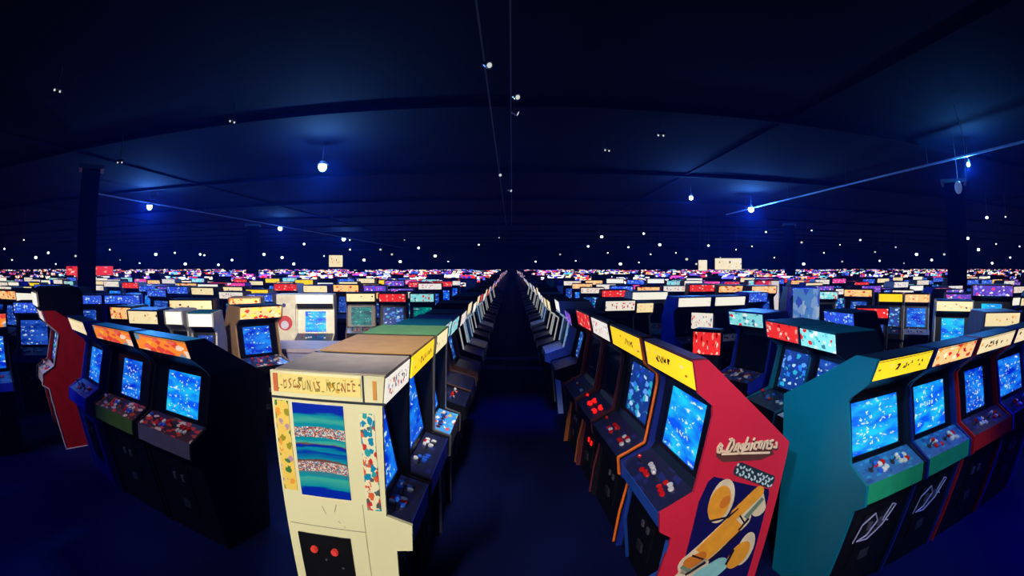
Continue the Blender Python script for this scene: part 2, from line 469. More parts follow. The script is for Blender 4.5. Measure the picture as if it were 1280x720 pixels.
def glyphs(mb, x0, x1, bot, top, rows, cols, seed, off=0.004, fill=0.7, wt=0.14):
    """rows of little lettering strokes lying on a panel"""
    r = random.Random(seed)
    (y0, z0), (y1, z1) = bot, top
    d = math.hypot(y1 - y0, z1 - z0)
    ny, nz = -(z1 - z0) / d * off, (y1 - y0) / d * off

    def pt(u, v):
        return (x0 + (x1 - x0) * u, y0 + (y1 - y0) * v + ny, z0 + (z1 - z0) * v + nz)
    W = abs(x1 - x0)
    for i in range(rows):
        cw, chh = 1 / cols, 1 / rows
        a = r.randint(0, cols // 4); bnd = cols - r.randint(0, cols // 4)
        for j in range(a, bnd):
            if r.random() > fill: continue
            for _ in range(r.randint(2, 3)):
                ua, va = (j + r.choice((.15, .5, .8))) * cw, (i + r.choice((.2, .5, .8))) * chh
                ub, vb = (j + r.choice((.15, .5, .8))) * cw, (i + r.choice((.2, .5, .8))) * chh
                A, B = (ua * W, va * d), (ub * W, vb * d)
                l = math.hypot(B[0] - A[0], B[1] - A[1])
                if l < 1e-4: continue
                t = wt * min(cw * W, chh * d)
                px, py = -(B[1] - A[1]) / l * t, (B[0] - A[0]) / l * t
                q = [(A[0] - px, A[1] - py), (B[0] - px, B[1] - py), (B[0] + px, B[1] + py), (A[0] + px, A[1] + py)]
                mb.face([pt(u / W, v / d) for u, v in q])


# ------------------------------------------------------------------ the cabinet shapes: (y into the cabinet, z)
PROF = {
    'teal': dict(side=[(0.19, 1.81), (0, 1.81), (0.055, 1.655), (0.20, 1.54), (0.225, 1.50), (0.12, 1.11), (-0.06, 1.02), (-0.08, 0.88), (0.01, 0.82), (0.12, 0.0), (0.68, 0.0), (0.88, 1.42)],
                 mq=((0.055, 1.665), (0.005, 1.795)), sc=((0.17, 1.10), (0.27, 1.50)), cp=((-0.05, 1.02), (0.14, 1.10)), lip=(-0.07, 0.885), kick=(0.04, 0.82), foot=(0.14, 0.0), back=(0.66, 0.0), bk=(0.86, 1.41), top=0.19),
    'red': dict(side=[(0.10, 1.80), (0, 1.80), (0.04, 1.60), (0.15, 1.51), (0.155, 1.44), (0.075, 0.93), (-0.145, 0.815), (-0.13, 0.67), (-0.04, 0.61), (-0.10, 0.30), (-0.13, 0.0), (0.68, 0.0), (0.78, 1.19)],
                mq=((0.04, 1.61), (0.005, 1.785)), sc=((0.13, 0.98), (0.20, 1.50)), cp=((-0.14, 0.80), (0.10, 0.92)), lip=(-0.125, 0.68), kick=(-0.02, 0.60), foot=(-0.08, 0.0), back=(0.66, 0.0), bk=(0.76, 1.18), top=0.10),
    'box': dict(side=[(0.66, 1.80), (0, 1.80), (0.02, 1.63), (0.04, 1.0), (-0.10, 0.95), (-0.09, 0.78), (0.0, 0.77), (0.02, 0.0), (0.66, 0.0)],
                mq=((0.01, 1.645), (-0.004, 1.785)), sc=((0.085, 1.03), (0.17, 1.58)), cp=((-0.09, 0.95), (0.14, 1.02)), lip=(-0.08, 0.79), kick=(0.04, 0.77), foot=(0.06, 0.0), back=(0.64, 0.0), bk=(0.64, 1.70), top=0.64),
    'std': dict(side=[(0.50, 1.80), (0, 1.80), (0.03, 1.62), (0.18, 1.53), (0.19, 1.48), (0.10, 1.08), (-0.20, 0.98), (-0.21, 0.86), (-0.06, 0.80), (0.02, 0.0), (0.72, 0.0), (0.74, 1.40)],
                mq=((0.03, 1.625), (0.0, 1.785)), sc=((0.15, 1.07), (0.24, 1.52)), cp=((-0.19, 0.975), (0.11, 1.06)), lip=(-0.20, 0.87), kick=(-0.04, 0.80), foot=(0.04, 0.0), back=(0.70, 0.0), bk=(0.72, 1.39), top=0.50),
    'deck': dict(side=[(0.50, 1.80), (0, 1.80), (0.02, 1.60), (0.12, 1.50), (0.06, 1.0), (-0.45, 0.90), (-0.48, 0.70), (-0.30, 0.55), (-0.25, 0.0), (0.66, 0.0), (0.66, 1.6)],
                 mq=((0.02, 1.62), (0.0, 1.785)), sc=((0.12, 1.0), (0.2, 1.48)), cp=((-0.46, 0.90), (0.08, 1.0)), lip=(-0.47, 0.72), kick=(-0.28, 0.55), foot=(-0.23, 0.0), back=(0.64, 0.0), bk=(0.64, 1.58), top=0.50),
}


def cabinet(shape, W, body, side, mq, sc='blue', panel=None, lip=None, top=None, trim=None, front=None, detail=0, rows=(4, 7), buttons='mix', mqtext=False, side_r=None, scw=0.36, txt=True, seed=0, bezel=None):
    """builds one upright game cabinet at the origin facing -Y, its parts parented to an Empty"""
    p = PROF[shape]
    root = empty('arcade_cabinet', (0, 0, 0))
    h = W / 2 - 0.005
    t = 0.025
    panel = panel or DARKPANEL; top = top or body; front = front or body
    s = MB(); s.prism(p['side'], -h, -h + t); s.build('side_panel', side, root)
    s = MB(); s.prism(p['side'], h - t, h); s.build('side_panel', side_r or side, root)
    hi = h - t - 0.001
    mb, mt = p['mq']
    (sy0, sz0), (sy1, sz1) = p['sc']
    cf, cb = p['cp']
    # carcass
    b = MB()
    b.prism([(p['top'] - 0.02, 1.785), (mt[0] + 0.03, 1.785), (mb[0] + 0.03, mb[1]), (sy1 + 0.015, sz1 + 0.03), (sy0 + 0.015, sz0), (cb[0], cb[1] - 0.015),
             (cf[0] + 0.01, cf[1] - 0.02), (p['lip'][0] + 0.01, p['lip'][1]), p['kick'], p['foot'], p['back'], p['bk']], -hi, hi)
    b.build('cabinet_body', front, root)
    b = MB(); b.box((-hi, mt[0] + 0.002, 1.786), (hi, p['top'], 1.806)); b.build('top_panel', top, root)
    # lit marquee
    b = MB(); b.slab(-hi, hi, mb, mt, 0.028); m = b.build('marquee', MQ[mq], root)
    if mqtext:
        g = MB(); glyphs(g, -hi * .7, hi * .7, lerp(mb, mt, .3), lerp(mb, mt, .75), 1, 8, seed + 5, wt=.12)
        g.build('lettering', TEXTK, m)
    # screen
    d = math.hypot(sy1 - sy0, sz1 - sz0)
    b = MB()
    k = min(scw, hi - 0.05) if scw else hi
    lo, up = lerp(p['sc'][0], p['sc'][1], 0.06), lerp(p['sc'][0], p['sc'][1], 0.93)
    b.slab(-hi, hi, p['sc'][0], lo, 0.03)
    b.slab(-hi, hi, up, p['sc'][1], 0.03)
    b.slab(-hi, -k, lo, up, 0.03)
    b.slab(k, hi, lo, up, 0.03)
    b.build('monitor_bezel', bezel or BEZEL, root)
    b = MB(); b.slab(-k, k, (lo[0] + 0.008, lo[1]), (up[0] + 0.008, up[1]), 0.012)
    so = b.build('screen', SC[sc], root)
    if txt and detail > 1 and sc in ('cyan', 'blue'):
        g = MB(); glyphs(g, -k * .85, k * .85, lerp(lo, up, .12), lerp(lo, up, .90), rows[0] + 2, rows[1] + 4, seed, off=-0.004, fill=.30, wt=.10)
        g.build('screen_picture', TEXTW, so)
    # control panel
    b = MB(); b.slab(-hi, hi, cf, cb, 0.015); cp = b.build('control_panel', panel, root)
    b = MB(); b.slab(-hi, hi, (p['lip'][0], p['lip'][1]), (cf[0] - 0.002, cf[1]), 0.012)
    b.build('panel_lip', lip or front, root)
    if trim:
        q = p['side']
        for sx in ((h,) if shape == 'red' else (-h, h)):
            b = MB()
            n = 10 if shape != 'box' else 7
            pts = [(sx, y, z) for y, z in q[1:n + 1]]
            for A, B_2 in zip(pts, pts[1:]):
                b.tube([A, B_2], 0.013, 5)
            b.build('edge_trim', trim, root)
    if detail:
        r = random.Random(seed + 99)
        nrm = Vector((0, -(cb[1] - cf[1]), cb[0] - cf[0])).normalized()

        def on(u, v):
            y, z = lerp(cf, cb, v)
            return Vector((u * hi, y, z))
        pal = {'mix': [REDB, WHITEB, WHITEB, REDB, BLUEB], 'red': [REDB, REDB, WHITEB], 'dark': [REDB, BLUEB, WHITEB, STEEL], 'glowred': [REDGLOW]}[buttons]
        for u in (-0.62, 0.12):
            j = MB(); c = on(u, 0.5)
            j.cyl(c, nrm, 0.022, 0.004, 10)
            j.cyl(c, nrm, 0.006, 0.055, 6)
            j.build('joystick', STEEL, cp)
            j = MB(); j.ball(c + nrm * 0.065, 0.017); j.build('joystick_knob', r.choice(pal), cp)
        for u in (-0.40, -0.28, -0.16, 0.36, 0.48, 0.60):
            for v in ((0.38, 0.62) if detail > 1 else (0.5,)):
                j = MB(); j.cyl(on(u, v + r.uniform(-.05, .05)), nrm, 0.021, 0.014, 10)
                j.build('button', r.choice(pal), cp)
        # coin door
        kz = p['kick'][1]
        f0, f1 = p['foot'], p['kick']
        a, c = lerp(f0, f1, 0.30), lerp(f0, f1, 0.86)
        b = MB(); b.slab(-0.15, 0.15, (a[0] - 0.012, a[1]), (c[0] - 0.012, c[1]), 0.012)
        cdo = b.build('coin_door', BLACK, root)
        for u in (-0.06, 0.06):
            e0, e1 = lerp(a, c, 0.70), lerp(a, c, 0.84)
            b = MB(); b.slab(u - .02, u + .02, (e0[0] - .024, e0[1]), (e1[0] - .024, e1[1]), 0.012)
            b.build('coin_slot', REDGLOW if buttons == 'glowred' else CHROME, cdo)
        b = MB(); b.slab(-.05, .05, (a[0] - .03, a[1] + .05), (a[0] - .03, a[1] + .13), 0.018); b.build('coin_return', STEEL, cdo)
    return root


def put(root, corner, theta, W, right=False, z=1.0, label=None, group=None):
    """stands a cabinet so that its left (or right) top front corner is at the given floor point"""
    a = R(theta)
    s = -1 if right else 1
    root.location = (corner[0] + s * math.cos(a) * W / 2, corner[1] + s * math.sin(a) * W / 2, 0)
    root.rotation_euler = (0, 0, a)
    root.scale = (1, 1, z)
    tag(root, label, 'arcade cabinet', group)
    return root


# ------------------------------------------------------------------ the hall
def struct(name, mb, m):
    return tag(mb.build(name, m), kind='structure')


XW, YB, YF, ZC = 95.0, -8.0, 92.0, 5.7
m, nt, b = nmat('dark_blue_carpet')
tc = nt.nodes.new('ShaderNodeTexCoord'); no = nt.nodes.new('ShaderNodeTexNoise'); no.inputs['Scale'].default_value = 60
n2 = nt.nodes.new('ShaderNodeTexNoise'); n2.inputs['Scale'].default_value = 0.8
rp = nt.nodes.new('ShaderNodeValToRGB')
rp.color_ramp.elements[0].color = (0.0012, 0.003, 0.030, 1); rp.color_ramp.elements[1].color = (0.003, 0.008, 0.080, 1)
mxx = nt.nodes.new('ShaderNodeMath'); mxx.operation = 'MULTIPLY'
nt.links.new(tc.outputs['Object'], no.inputs['Vector']); nt.links.new(tc.outputs['Object'], n2.inputs['Vector'])
nt.links.new(no.outputs['Fac'], mxx.inputs[0]); nt.links.new(n2.outputs['Fac'], mxx.inputs[1])
ml = nt.nodes.new('ShaderNodeMath'); ml.operation = 'MULTIPLY'; ml.inputs[1].default_value = 2.0
nt.links.new(mxx.outputs[0], ml.inputs[0]); nt.links.new(ml.outputs[0], rp.inputs[0])
nt.links.new(rp.outputs[0], b.inputs['Base Color'])
b.inputs['Roughness'].default_value = 0.85
b.inputs['Specular IOR Level'].default_value = 0.08
CARPET = m
CEIL = plain('dark_blue_ceiling_deck', (0.0022, 0.004, 0.010), 0.9, spec=0.1, var=.5, scale=.35)
WALL = plain('dark_wall_paint', (0.02, 0.025, 0.05), 0.8)
s = MB(); s.box((-XW, YB, -0.2), (XW, YF, 0)); struct('floor', s, CARPET)
s = MB(); s.box((-XW, YB, ZC), (XW, YF, ZC + 0.2)); struct('ceiling', s, CEIL)
s = MB(); s.box((-XW, YF, 0), (XW, YF + 0.2, ZC)); struct('wall_back', s, WALL)
s = MB(); s.box((-XW - .2, YB, 0), (-XW, YF, ZC)); struct('wall_left', s, WALL)
s = MB(); s.box((XW, YB, 0), (XW + .2, YF, ZC)); struct('wall_right', s, WALL)
s = MB(); s.box((-XW, YB - .2, 0), (XW, YB, ZC)); struct('wall_front', s, WALL)
# ceiling joists and ducts
k = 0
for i in range(12):
    y = 2.5 + i * 7.0
    s = MB(); s.box((-60, y, ZC - 0.10), (60, y + 0.06, ZC)); s.box((-60, y - .03, ZC - 0.12), (60, y + 0.09, ZC - .10))
    k += 1; struct('trim_%d' % k, s, CEIL)
for x in (-26, -12.6, 6.2, 24):
    s = MB(); s.box((x, YB, ZC - 0.05), (x + 0.08, YF, ZC))
    k += 1; struct('trim_%d' % k, s, CEIL)

# columns
for nm, x, y, wd, lb in (('column', -12.75, 10.75, 0.62, 'broad black square column rising to the ceiling on the left'),
                         ('column', 15.6, 12.1, 0.78, 'broad black square column rising to the ceiling on the right'),
                         ('column', -18.5, 31.5, 0.95, 'distant dark column left of the middle, behind the rows'),
                         ('column', 19.5, 30.5, 0.8, 'distant dark column right of the middle, behind the pink marquees')):
    root = empty(nm, (x, y, 0), math.degrees(math.atan2(-x, y)) , lb, 'column')
    s = MB(); s.box((-wd / 2, -wd / 2, 0), (wd / 2, wd / 2, ZC - .3)); s.build('shaft', plain('matt_black_column_paint', (0.002, 0.002, 0.004), 0.95, spec=0.0), root)
    s = MB(); s.box((-wd / 2 - .12, -wd / 2 - .12, ZC - .42), (wd / 2 + .12, wd / 2 + .12, ZC - .3)); s.build('capital', STEEL, root)
    s = MB(); s.box((-wd / 2 - .02, -wd / 2 - .02, 0), (wd / 2 + .02, wd / 2 + .02, .2)); s.build('base', STEEL, root)

# ------------------------------------------------------------------ foreground: left aisle row, facing the aisle
WA = 0.60
c1 = cabinet('box', WA, DARK, CREAM, 'white', 'blue', DARKPANEL, BLUE, GREY, None, BLACK, 2, (7, 5), 'dark', True, seed=1, side_r=BLACK)
put(c1, (-0.64, 2.35), 89, WA, label='cream cabinet with blue striped side artwork and red coin buttons')


def side_slab(mb, x, y0, y1, z0, z1, th=0.004):
    """thin print on the viewer's side of a cabinet (plane x = const, towards -X)"""
    a = [(x - th, y0, z0), (x - th, y0, z1), (x - th, y1, z1), (x - th, y1, z0)]
    uvs = [(1, 0), (1, 1), (0, 1), (0, 0)]
    b_ = [(x + .001, q[1], q[2]) for q in a]
    mb.face(a, uvs)
    for i in range(4):
        j = (i + 1) % 4
        mb.face([a[j], a[i], b_[i], b_[j]], [(0, 0)] * 4)


# c1 faces +X: its local -X side looks at the viewer; local y runs away from the aisle
xs = -WA / 2 + 0.005
a = MB(); side_slab(a, xs, 0.235, 0.535, 1.08, 1.63); a.build('side_artwork', stripes('sea_stripe_artwork'), c1)
a = MB(); side_slab(a, xs, 0.56, 0.645, 1.10, 1.635); a.build('side_artwork', printed('yellow_creature_strip', (0.85, 0.58, 0.12), [(0.9, 0.35, 0.05), (0.5, 0.3, 0.4), (0.35, 0.3, 0.02), (0.9, 0.6, 0.1), (0.05, 0.2, 0.05)], (2.2, 11), 0.46), c1)
a = MB(); side_slab(a, xs, 0.065, 0.145, 1.03, 1.60); a.build('side_artwork', printed('creature_strip', (0.82, 0.74, 0.50), [(0.6, 0.03, 0.03), (0.0, 0.25, 0.5), (0.02, 0.35, 0.4), (0.75, 0.12, 0.04), (0.1, 0.1, 0.1)], (2.6, 13), 0.52), c1)
# header band with ornate lettering
HB = printed('ornate_header', (0.88, 0.70, 0.25), [(0.45, 0.14, 0.04), (0.35, 0.27, 0.02), (0.75, 0.42, 0.05), (0.22, 0.16, 0.02), (0.8, 0.6, 0.2)], (13, 2.6), 0.34, 0, (0.15, 0.88))
a = MB(); side_slab(a, xs, 0.13, 0.61, 1.685, 1.785, 0.006); hd = a.build('header_lettering', HB, c1)
r7 = random.Random(77)
for mt_, nm_ in ((plain('rust_letter_print', (0.36, 0.10, 0.02)), 0), (plain('olive_letter_print', (0.22, 0.17, 0.015)), 1)):
    a = MB()
    for i in range(15):
        if (i // 3) % 2 != nm_ or i == 8: continue
        y_ = .575 - i * .0285; z_ = 1.708
        shapes = [[(0, 0), (0, 1), (.9, .9), (.8, .5), (0, .5)], [(0, 0), (.5, 1), (1, 0)], [(0, 1), (0, 0), (.9, .1), (.9, 1)], [(1, 1), (.1, .8), (.9, .3), (0, 0)], [(0, 0), (0, 1), (1, 0), (1, 1)], [(.9, .2), (.1, .2), (.1, .9), (.9, .9)]]
        st = r7.choice(shapes)
        pts = [(y_ - u * .018, z_ + v * .05 * r7.uniform(.9, 1.1)) for u, v in st]
        for A, B_2 in zip(pts, pts[1:]):
            P_ = [(A[0], A[1] - .0045), (B_2[0], B_2[1] - .0045), (B_2[0] - .003, B_2[1] + .0045), (A[0] - .003, A[1] + .0045)]
            a.face([(xs - .0075, q_[0], q_[1]) for q_ in P_])
    a.build('ornate_letters', mt_, hd)
a = MB(); side_slab(a, xs, 0.0, 0.66, 1.648, 1.660, 0.007); a.build('header_trim', STEEL, c1)
a = MB(); side_slab(a, xs, 0.113, 0.121, 1.66, 1.80, 0.007); a.build('header_trim', STEEL, c1)
a = MB(); side_slab(a, xs, 0.045, 0.065, 1.675, 1.775, 0.005); a.build('header_flame', plain('orange_flame_print', (0.7, 0.3, 0.05)), c1)
a = MB(); side_slab(a, xs, 0.615, 0.64, 1.685, 1.785, 0.0075); a.build('header_flame', plain('red_flame_print', (0.7, 0.15, 0.05)), c1)
# seams, scratches and the coin panel on the side
a = MB(); side_slab(a, xs, 0.170, 0.174, 0.0, 1.06, 0.002); a.build('panel_seam', plain('seam_shadow_line', (0.35, 0.32, 0.2)), c1)
a = MB(); side_slab(a, xs, 0.174, 0.64, 0.875, 0.880, 0.002); a.build('panel_seam', MATS['seam_shadow_line'], c1)
a = MB(); side_slab(a, xs, 0.27, 0.60, 0.25, 0.82, 0.008); cpn = a.build('coin_door', BLACK, c1)
for y in (0.505, 0.375):
    a = MB(); a.cyl((xs - .008, y, 0.715), (-1, 0, 0), 0.024, 0.014, 14); a.cyl((xs - .022, y, 0.715), (-1, 0, 0), 0.017, 0.008, 12)
    a.build('coin_button', plain('red_coin_button', (0.85, 0.06, 0.05), 0.35), cpn)
for y, z in ((0.44, 0.645), (0.34, 0.60), (0.50, .48)):
    a = MB(); a.cyl((xs - .008, y, z), (-1, 0, 0), 0.007, 0.004, 8); a.build('screw', SILVER, cpn)
a = MB()
for (ya, za, yb, zb) in ((.42, 1.02, .40, .97), (.33, 1.04, .345, .99), (.33, .93, .315, .92), (.30, .9, .29, .893)):
    dy, dz = yb - ya, zb - za; l = math.hypot(dy, dz); n_ = (-dz / l * .002, dy / l * .002)
    a.face([(xs - .002, ya - n_[0], za - n_[1]), (xs - .002, yb - n_[0], zb - n_[1]), (xs - .002, yb + n_[0], zb + n_[1]), (xs - .002, ya + n_[0], za + n_[1])])
a.build('scratches', plain('scratch_mark', (0.3, 0.27, 0.2)), c1)

c = cabinet('box', 0.86, DARK, BLACK, 'yellow', 'blue', DARKPANEL, BLUE, OCHRE, None, BLACK, 2, (8, 5), 'dark', True, seed=2)
put(c, (-0.63, 2.97), 89, 0.86, label='black cabinet with ochre top and yellow marquee, second from the cream one')
c = cabinet('box', 0.66, DARK, BLACK, 'cream', 'blue', printed('bright_blue_deck_print', (0.05, 0.3, 0.75), [W_, (0.1, 0.5, 0.9), (0.7, 0.5, 0.1), (0.7, 0.1, 0.1)], (6, 5), 0.42, 0.35), CHROME, GREENTOP, CHROME, BLACK, 1, (8, 5), 'dark', seed=3)
put(c, (-0.61, 3.86), 89, 0.66, label='black cabinet with green top and plain cream marquee beside the aisle')
c = cabinet('std', 0.62, DARK, BLACK, 'teal', 'deep', DARKPANEL, None, TEALTOP, None, BLACK, 1, seed=4)
put(c, (-0.66, 4.66), 89, 0.62, z=0.99, label='black cabinet with teal top just past the green topped one')

# ------------------------------------------------------------------ foreground: right aisle row, facing the aisle
TH = -86.3


def along(d):                    # along the front line of the right row, from its near end
    return (1.065 - 0.0643 * d, 2.69 + 0.998 * d)


d1 = cabinet('red', 0.95, BLACK, NAVY, 'yellow', 'cyan', DARKPANEL, TRIMBLUE, MAROON, None, BLACK, 2, (6, 8), 'red', True, seed=11, scw=0.30, side_r=REDP)
put(d1, along(0), TH, 0.95, right=True, label='crimson sided cabinet with yellow marquee and painted side artwork')
h1 = 0.95 / 2 - 0.005
# blue frame on the lower front
fr = MB()
for (xa, za, xb, zb) in ((-.44, .57, -.44, .30), (-.44, .30, -.20, .04), (.44, .57, .44, .30), (.44, .30, .20, .04)):
    ya = -.02 + (.6 - za) * -.1 - .02; yb = -.02 + (.6 - zb) * -.1 - .02
    dx, dz = xb - xa, zb - za; l = math.hypot(dx, dz); n_ = (-dz / l * .03, dx / l * .03)
    q = [(xa - n_[0], ya, za - n_[1]), (xb - n_[0], yb, zb - n_[1]), (xb + n_[0], yb, zb + n_[1]), (xa + n_[0], ya, za + n_[1])]
    fr.face(q); fr.face([(x_, y_ - .012, z_) for x_, y_, z_ in reversed(q)])
fr.build('front_stripe', TRIMBLUE, d1)


def side_poly(mb, x, poly, off):
    """flat print on the near (+X) side of a right-row cabinet; poly of (y, z)"""
    f = [(x + off, y, z) for y, z in poly]
    mb.face(f, [(y, z) for y, z in poly])
    n = len(poly)
    for i in range(n):
        j = (i + 1) % n
        mb.face([(x, *poly[i]), (x, *poly[j]), f[j], f[i]])


def ell(cy, cz, ra, rb, ang, n=20, cut=None):
    a_ = R(ang); P = []
    for i in range(n):
        t = 2 * math.pi * i / n
        u, v = ra * math.cos(t), rb * math.sin(t)
        if cut is not None: u = min(u, cut)
        P.append((cy + u * math.cos(a_) - v * math.sin(a_), cz + u * math.sin(a_) + v * math.cos(a_)))
    return P


def capsule(y0, z0, y1, z1, r0, r1, n=8):
    a_ = math.atan2(z1 - z0, y1 - y0); P = []
    for i in range(n + 1):
        t = a_ - math.pi / 2 + math.pi * i / n
        P.append((y1 + r1 * math.cos(t), z1 + r1 * math.sin(t)))
    for i in range(n + 1):
        t = a_ + math.pi / 2 + math.pi * i / n
        P.append((y0 + r0 * math.cos(t), z0 + r0 * math.sin(t)))
    return P


def bar(y0, z0, y1, z1, r0, r1):
    a_ = math.atan2(z1 - z0, y1 - y0); s_, c_ = math.sin(a_), math.cos(a_)
    return [(y0 + s_ * r0, z0 - c_ * r0), (y1 + s_ * r1, z1 - c_ * r1), (y1 - s_ * r1, z1 + c_ * r1), (y0 - s_ * r0, z0 + c_ * r0)]


NIGHT = plain('night_blue_print', (0.005, 0.005, 0.09), 0.4)
GOLD = plain('gold_print', (0.80, 0.36, 0.03), 0.45, var=0.1, scale=14)
PALE = plain('pale_cream_print', (0.72, 0.66, 0.45), 0.45)
WARM = plain('deep_orange_print', (0.62, 0.20, 0.02), 0.45)
CYP = plain('pale_cyan_print', (0.25, 0.62, 0.62), 0.45)
INK = plain('ink_print', (0.01, 0.006, 0.02), 0.5)
GRN = plain('green_grey_print', (0.16, 0.26, 0.18), 0.5)
X = h1


def art(name, polys, mat, off, parent):
    q = MB()
    for po in polys: side_poly(q, X, po, off)
    return q.build(name, mat, parent)


pn = art('side_artwork', [[(0.17, 1.00), (0.21, 1.03), (0.66, 0.86), (0.67, 0.82), (0.62, 0.12), (0.60, 0.08), (0.05, 0.08), (0.05, 0.12), (0.12, 0.86)]], NIGHT, .002, d1)
art('painted_shape', [ell(.290, .835, .165, .095, 84, 24), capsule(.56, .80, .60, .72, .07, .06), capsule(.12, .36, .46, .67, .085, .09), ell(.55, .40, .14, .07, 80), capsule(.06, .16, .18, .34, .10, .09)], PALE, .003, pn)
art('painted_shape', [ell(.275, .825, .130, .082, 82, 24), capsule(.42, .72, .575, .855, .045, .045), ell(.50, .36, .12, .075, 60)], GOLD, .005, pn)
art('painted_shape', [bar(.20, .43, .44, .66, .075, .085)], GOLD, .006, pn)
art('painted_shape', [ell(.315, .83, .05, .035, 60), capsule(.12, .38, .20, .42, .05, .04)], WARM, .007, pn)
art('painted_shape', [capsule(.24, .22, .36, .30, .09, .07)], CYP, .004, pn)
art('painted_shape', [bar(.50, .67, .62, .80, .018, .015), bar(.06, .36, .14, .30, .014, .014)], GRN, .008, pn)
art('painted_outline', [bar(.20, .70, .36, .705, .007, .006), bar(.36, .705, .43, .76, .006, .004), bar(.46, .58, .53, .66, .006, .008), bar(.27, .36, .48, .57, .01, .008), bar(.45, .70, .50, .63, .006, .006),
                        bar(.13, .44, .22, .39, .007, .006), bar(.41, .30, .45, .42, .008, .01), bar(.10, .28, .24, .36, .008, .01)], INK, .009, pn)
# script logo: cream strokes above a dark drop shape
LG = plain('cream_script_print', (0.90, 0.72, 0.50), 0.4)
SHD = plain('brown_script_shade', (0.10, 0.035, 0.03), 0.5)
strokes = [[(0.6, .62), (.25, .85), (0.0, .5), (.1, .1), (.5, .05), (.62, .4), (.35, .45)], [(.85, .1), (.95, .2)],
           [(1.35, .0), (1.75, 1.25)], [(1.45, 1.2), (2.1, 1.1), (2.25, .6), (1.9, .1), (1.2, .05)], [(2.5, .15), (2.7, .7), (3.1, .75), (3.0, .2), (3.3, -.1)], [(2.6, .2), (3.05, .3)],
           [(3.75, .0), (3.8, .7), (3.4, .6), (3.45, .3)], [(4.0, .1), (4.15, 1.25)], [(4.15, .15), (4.6, .2), (4.65, .7), (4.2, .65)], [(5.0, .1), (5.1, .7)], [(5.15, 1.05), (5.2, 1.15)],
           [(5.9, .75), (5.5, .8), (5.45, .25), (5.9, .15)], [(6.6, .2), (6.65, .8), (6.2, .8), (6.15, .3), (6.6, .25)], [(7.0, .1), (7.1, .8)], [(7.1, .65), (7.5, .85), (7.55, .15)],
           [(8.3, .85), (7.95, .8), (7.9, .55), (8.35, .45), (8.3, .1), (7.85, .1)], [(8.75, .2), (9.2, .15), (9.0, .6)],
           [(.9, -.12), (3.5, -.15), (8.2, -.3)]]


def script(y0, z0, sc_, sl, th, off, mat, name, dy=0, dz=0):
    q = MB()
    for st in strokes:
        pp = [(y0 + dy + (x_ * 1.0 + y_ * .25) * sc_, z0 + dz + y_ * sc_ * 1.45 + x_ * sc_ * sl) for x_, y_ in st]
        for A, B_2 in zip(pp, pp[1:]):
            side_poly(q, X, capsule(*A, *B_2, th, th, 3), off)
    return q.build(name, mat, d1)


side_y0, step = .205, .0505
art('script_shade', [[(.20, 1.175), (.24, 1.20), (.63, 1.17), (.66, 1.12), (.56, 1.095), (.26, 1.125)]], SHD, .002, d1)
script(side_y0, 1.195, step, -0.08, .012, .004, SHD, 'script_shade', .004, -.012)
script(side_y0, 1.195, step, -0.08, .0075, .006, LG, 'script_logo')
# checker-like second line of lettering
q = MB(); side_poly(q, X, [(.36, 1.08), (.40, 1.105), (.69, .955), (.70, .93), (.68, .875), (.65, .87), (.36, 1.02), (.35, 1.05)], .003); q.build('lettering_backing', plain('dark_teal_print', (0.01, 0.03, 0.05)), d1)
q = MB(); r5 = random.Random(5)
for i in range(13):
    for j in range(3):
        y = .375 + i * .0245; z = 1.085 - i * .0125 - j * .026
        if r5.random() < .88:
            side_poly(q, X, capsule(y + r5.uniform(-.002, .002), z, y + .008, z - .012 * (1 if (i + j) % 2 else -.6), .0065, .0065, 3), .005)
q.build('small_lettering', plain('pale_blue_lettering', (0.55, 0.75, 0.8)), d1)

d2 = cabinet('red', 0.97, BLACK, BLACK, 'yellow', 'pic', DARKPANEL, BLACK, MAROON, ORANGE, BLACK, 2, (6, 8), 'red', True, seed=12, scw=0.30)
put(d2, along(1.0), TH, 0.97, right=True, label='black cabinet with orange edge trim and yellow marquee behind the crimson one')
d3 = cabinet('red', 0.78, BLACK, MAROON, 'white', 'off', DARKPANEL, BLACK, MAROON, None, BLACK, 2, seed=13, buttons='glowred')
put(d3, along(2.02), TH, 0.78, right=True, label='maroon topped cabinet with whitish marquee and glowing red buttons')
d4 = cabinet('red', 0.80, BLACK, plain('orange_brown_wood', (0.35, 0.09, 0.02)), 'red', 'off', DARKPANEL, BLACK, MAROON, None, BLACK, 1, seed=14)
put(d4, along(2.86), TH, 0.80, right=True, label='cabinet with red marquee and orange brown side, fourth in the right aisle row')

# ------------------------------------------------------------------ foreground: row at the lower right, teal ended
def rowt(d):
    return (2.13 + .988 * d, 2.26 + .156 * d)


TP = dict(panel=BLUEPANEL, lip=GREEN)
t1 = cabinet('teal', 0.72, BLACK, TEAL, 'yellow', 'cyan', BLUEPANEL, GREEN, DARK, None, BLACK, 2, (6, 8), 'mix', True, seed=21, side_r=DARK, scw=.27)
put(t1, rowt(0), 9, 0.72, label='teal sided cabinet with yellow marquee at the near end of its row')
t2 = cabinet('teal', 0.72, BLACK, NAVY, 'peach', 'cyan', BLUEPANEL, GREEN, DARK, None, BLACK, 2, (4, 7), 'mix', True, seed=22, side_r=NAVY, scw=.24)
put(t2, rowt(.735), 9, 0.72, label='cabinet with peach marquee and blue and green control panel next to the teal one')
t3 = cabinet('teal', 0.86, BLACK, REDC, 'cream', 'blue', DARKPANEL, REDC, DARK, None, BLACK, 2, (6, 6), 'mix', True, seed=23, scw=.2)
put(t3, rowt(1.50), 9, 0.86, label='dark red edged cabinet with cream marquee, third in the teal ended row')
t4 = cabinet('teal', 0.86, BLACK, BLUE, 'cream', 'blue', DARKPANEL, BLACK, DARK, None, BLACK, 2, (6, 6), 'mix', True, seed=24)
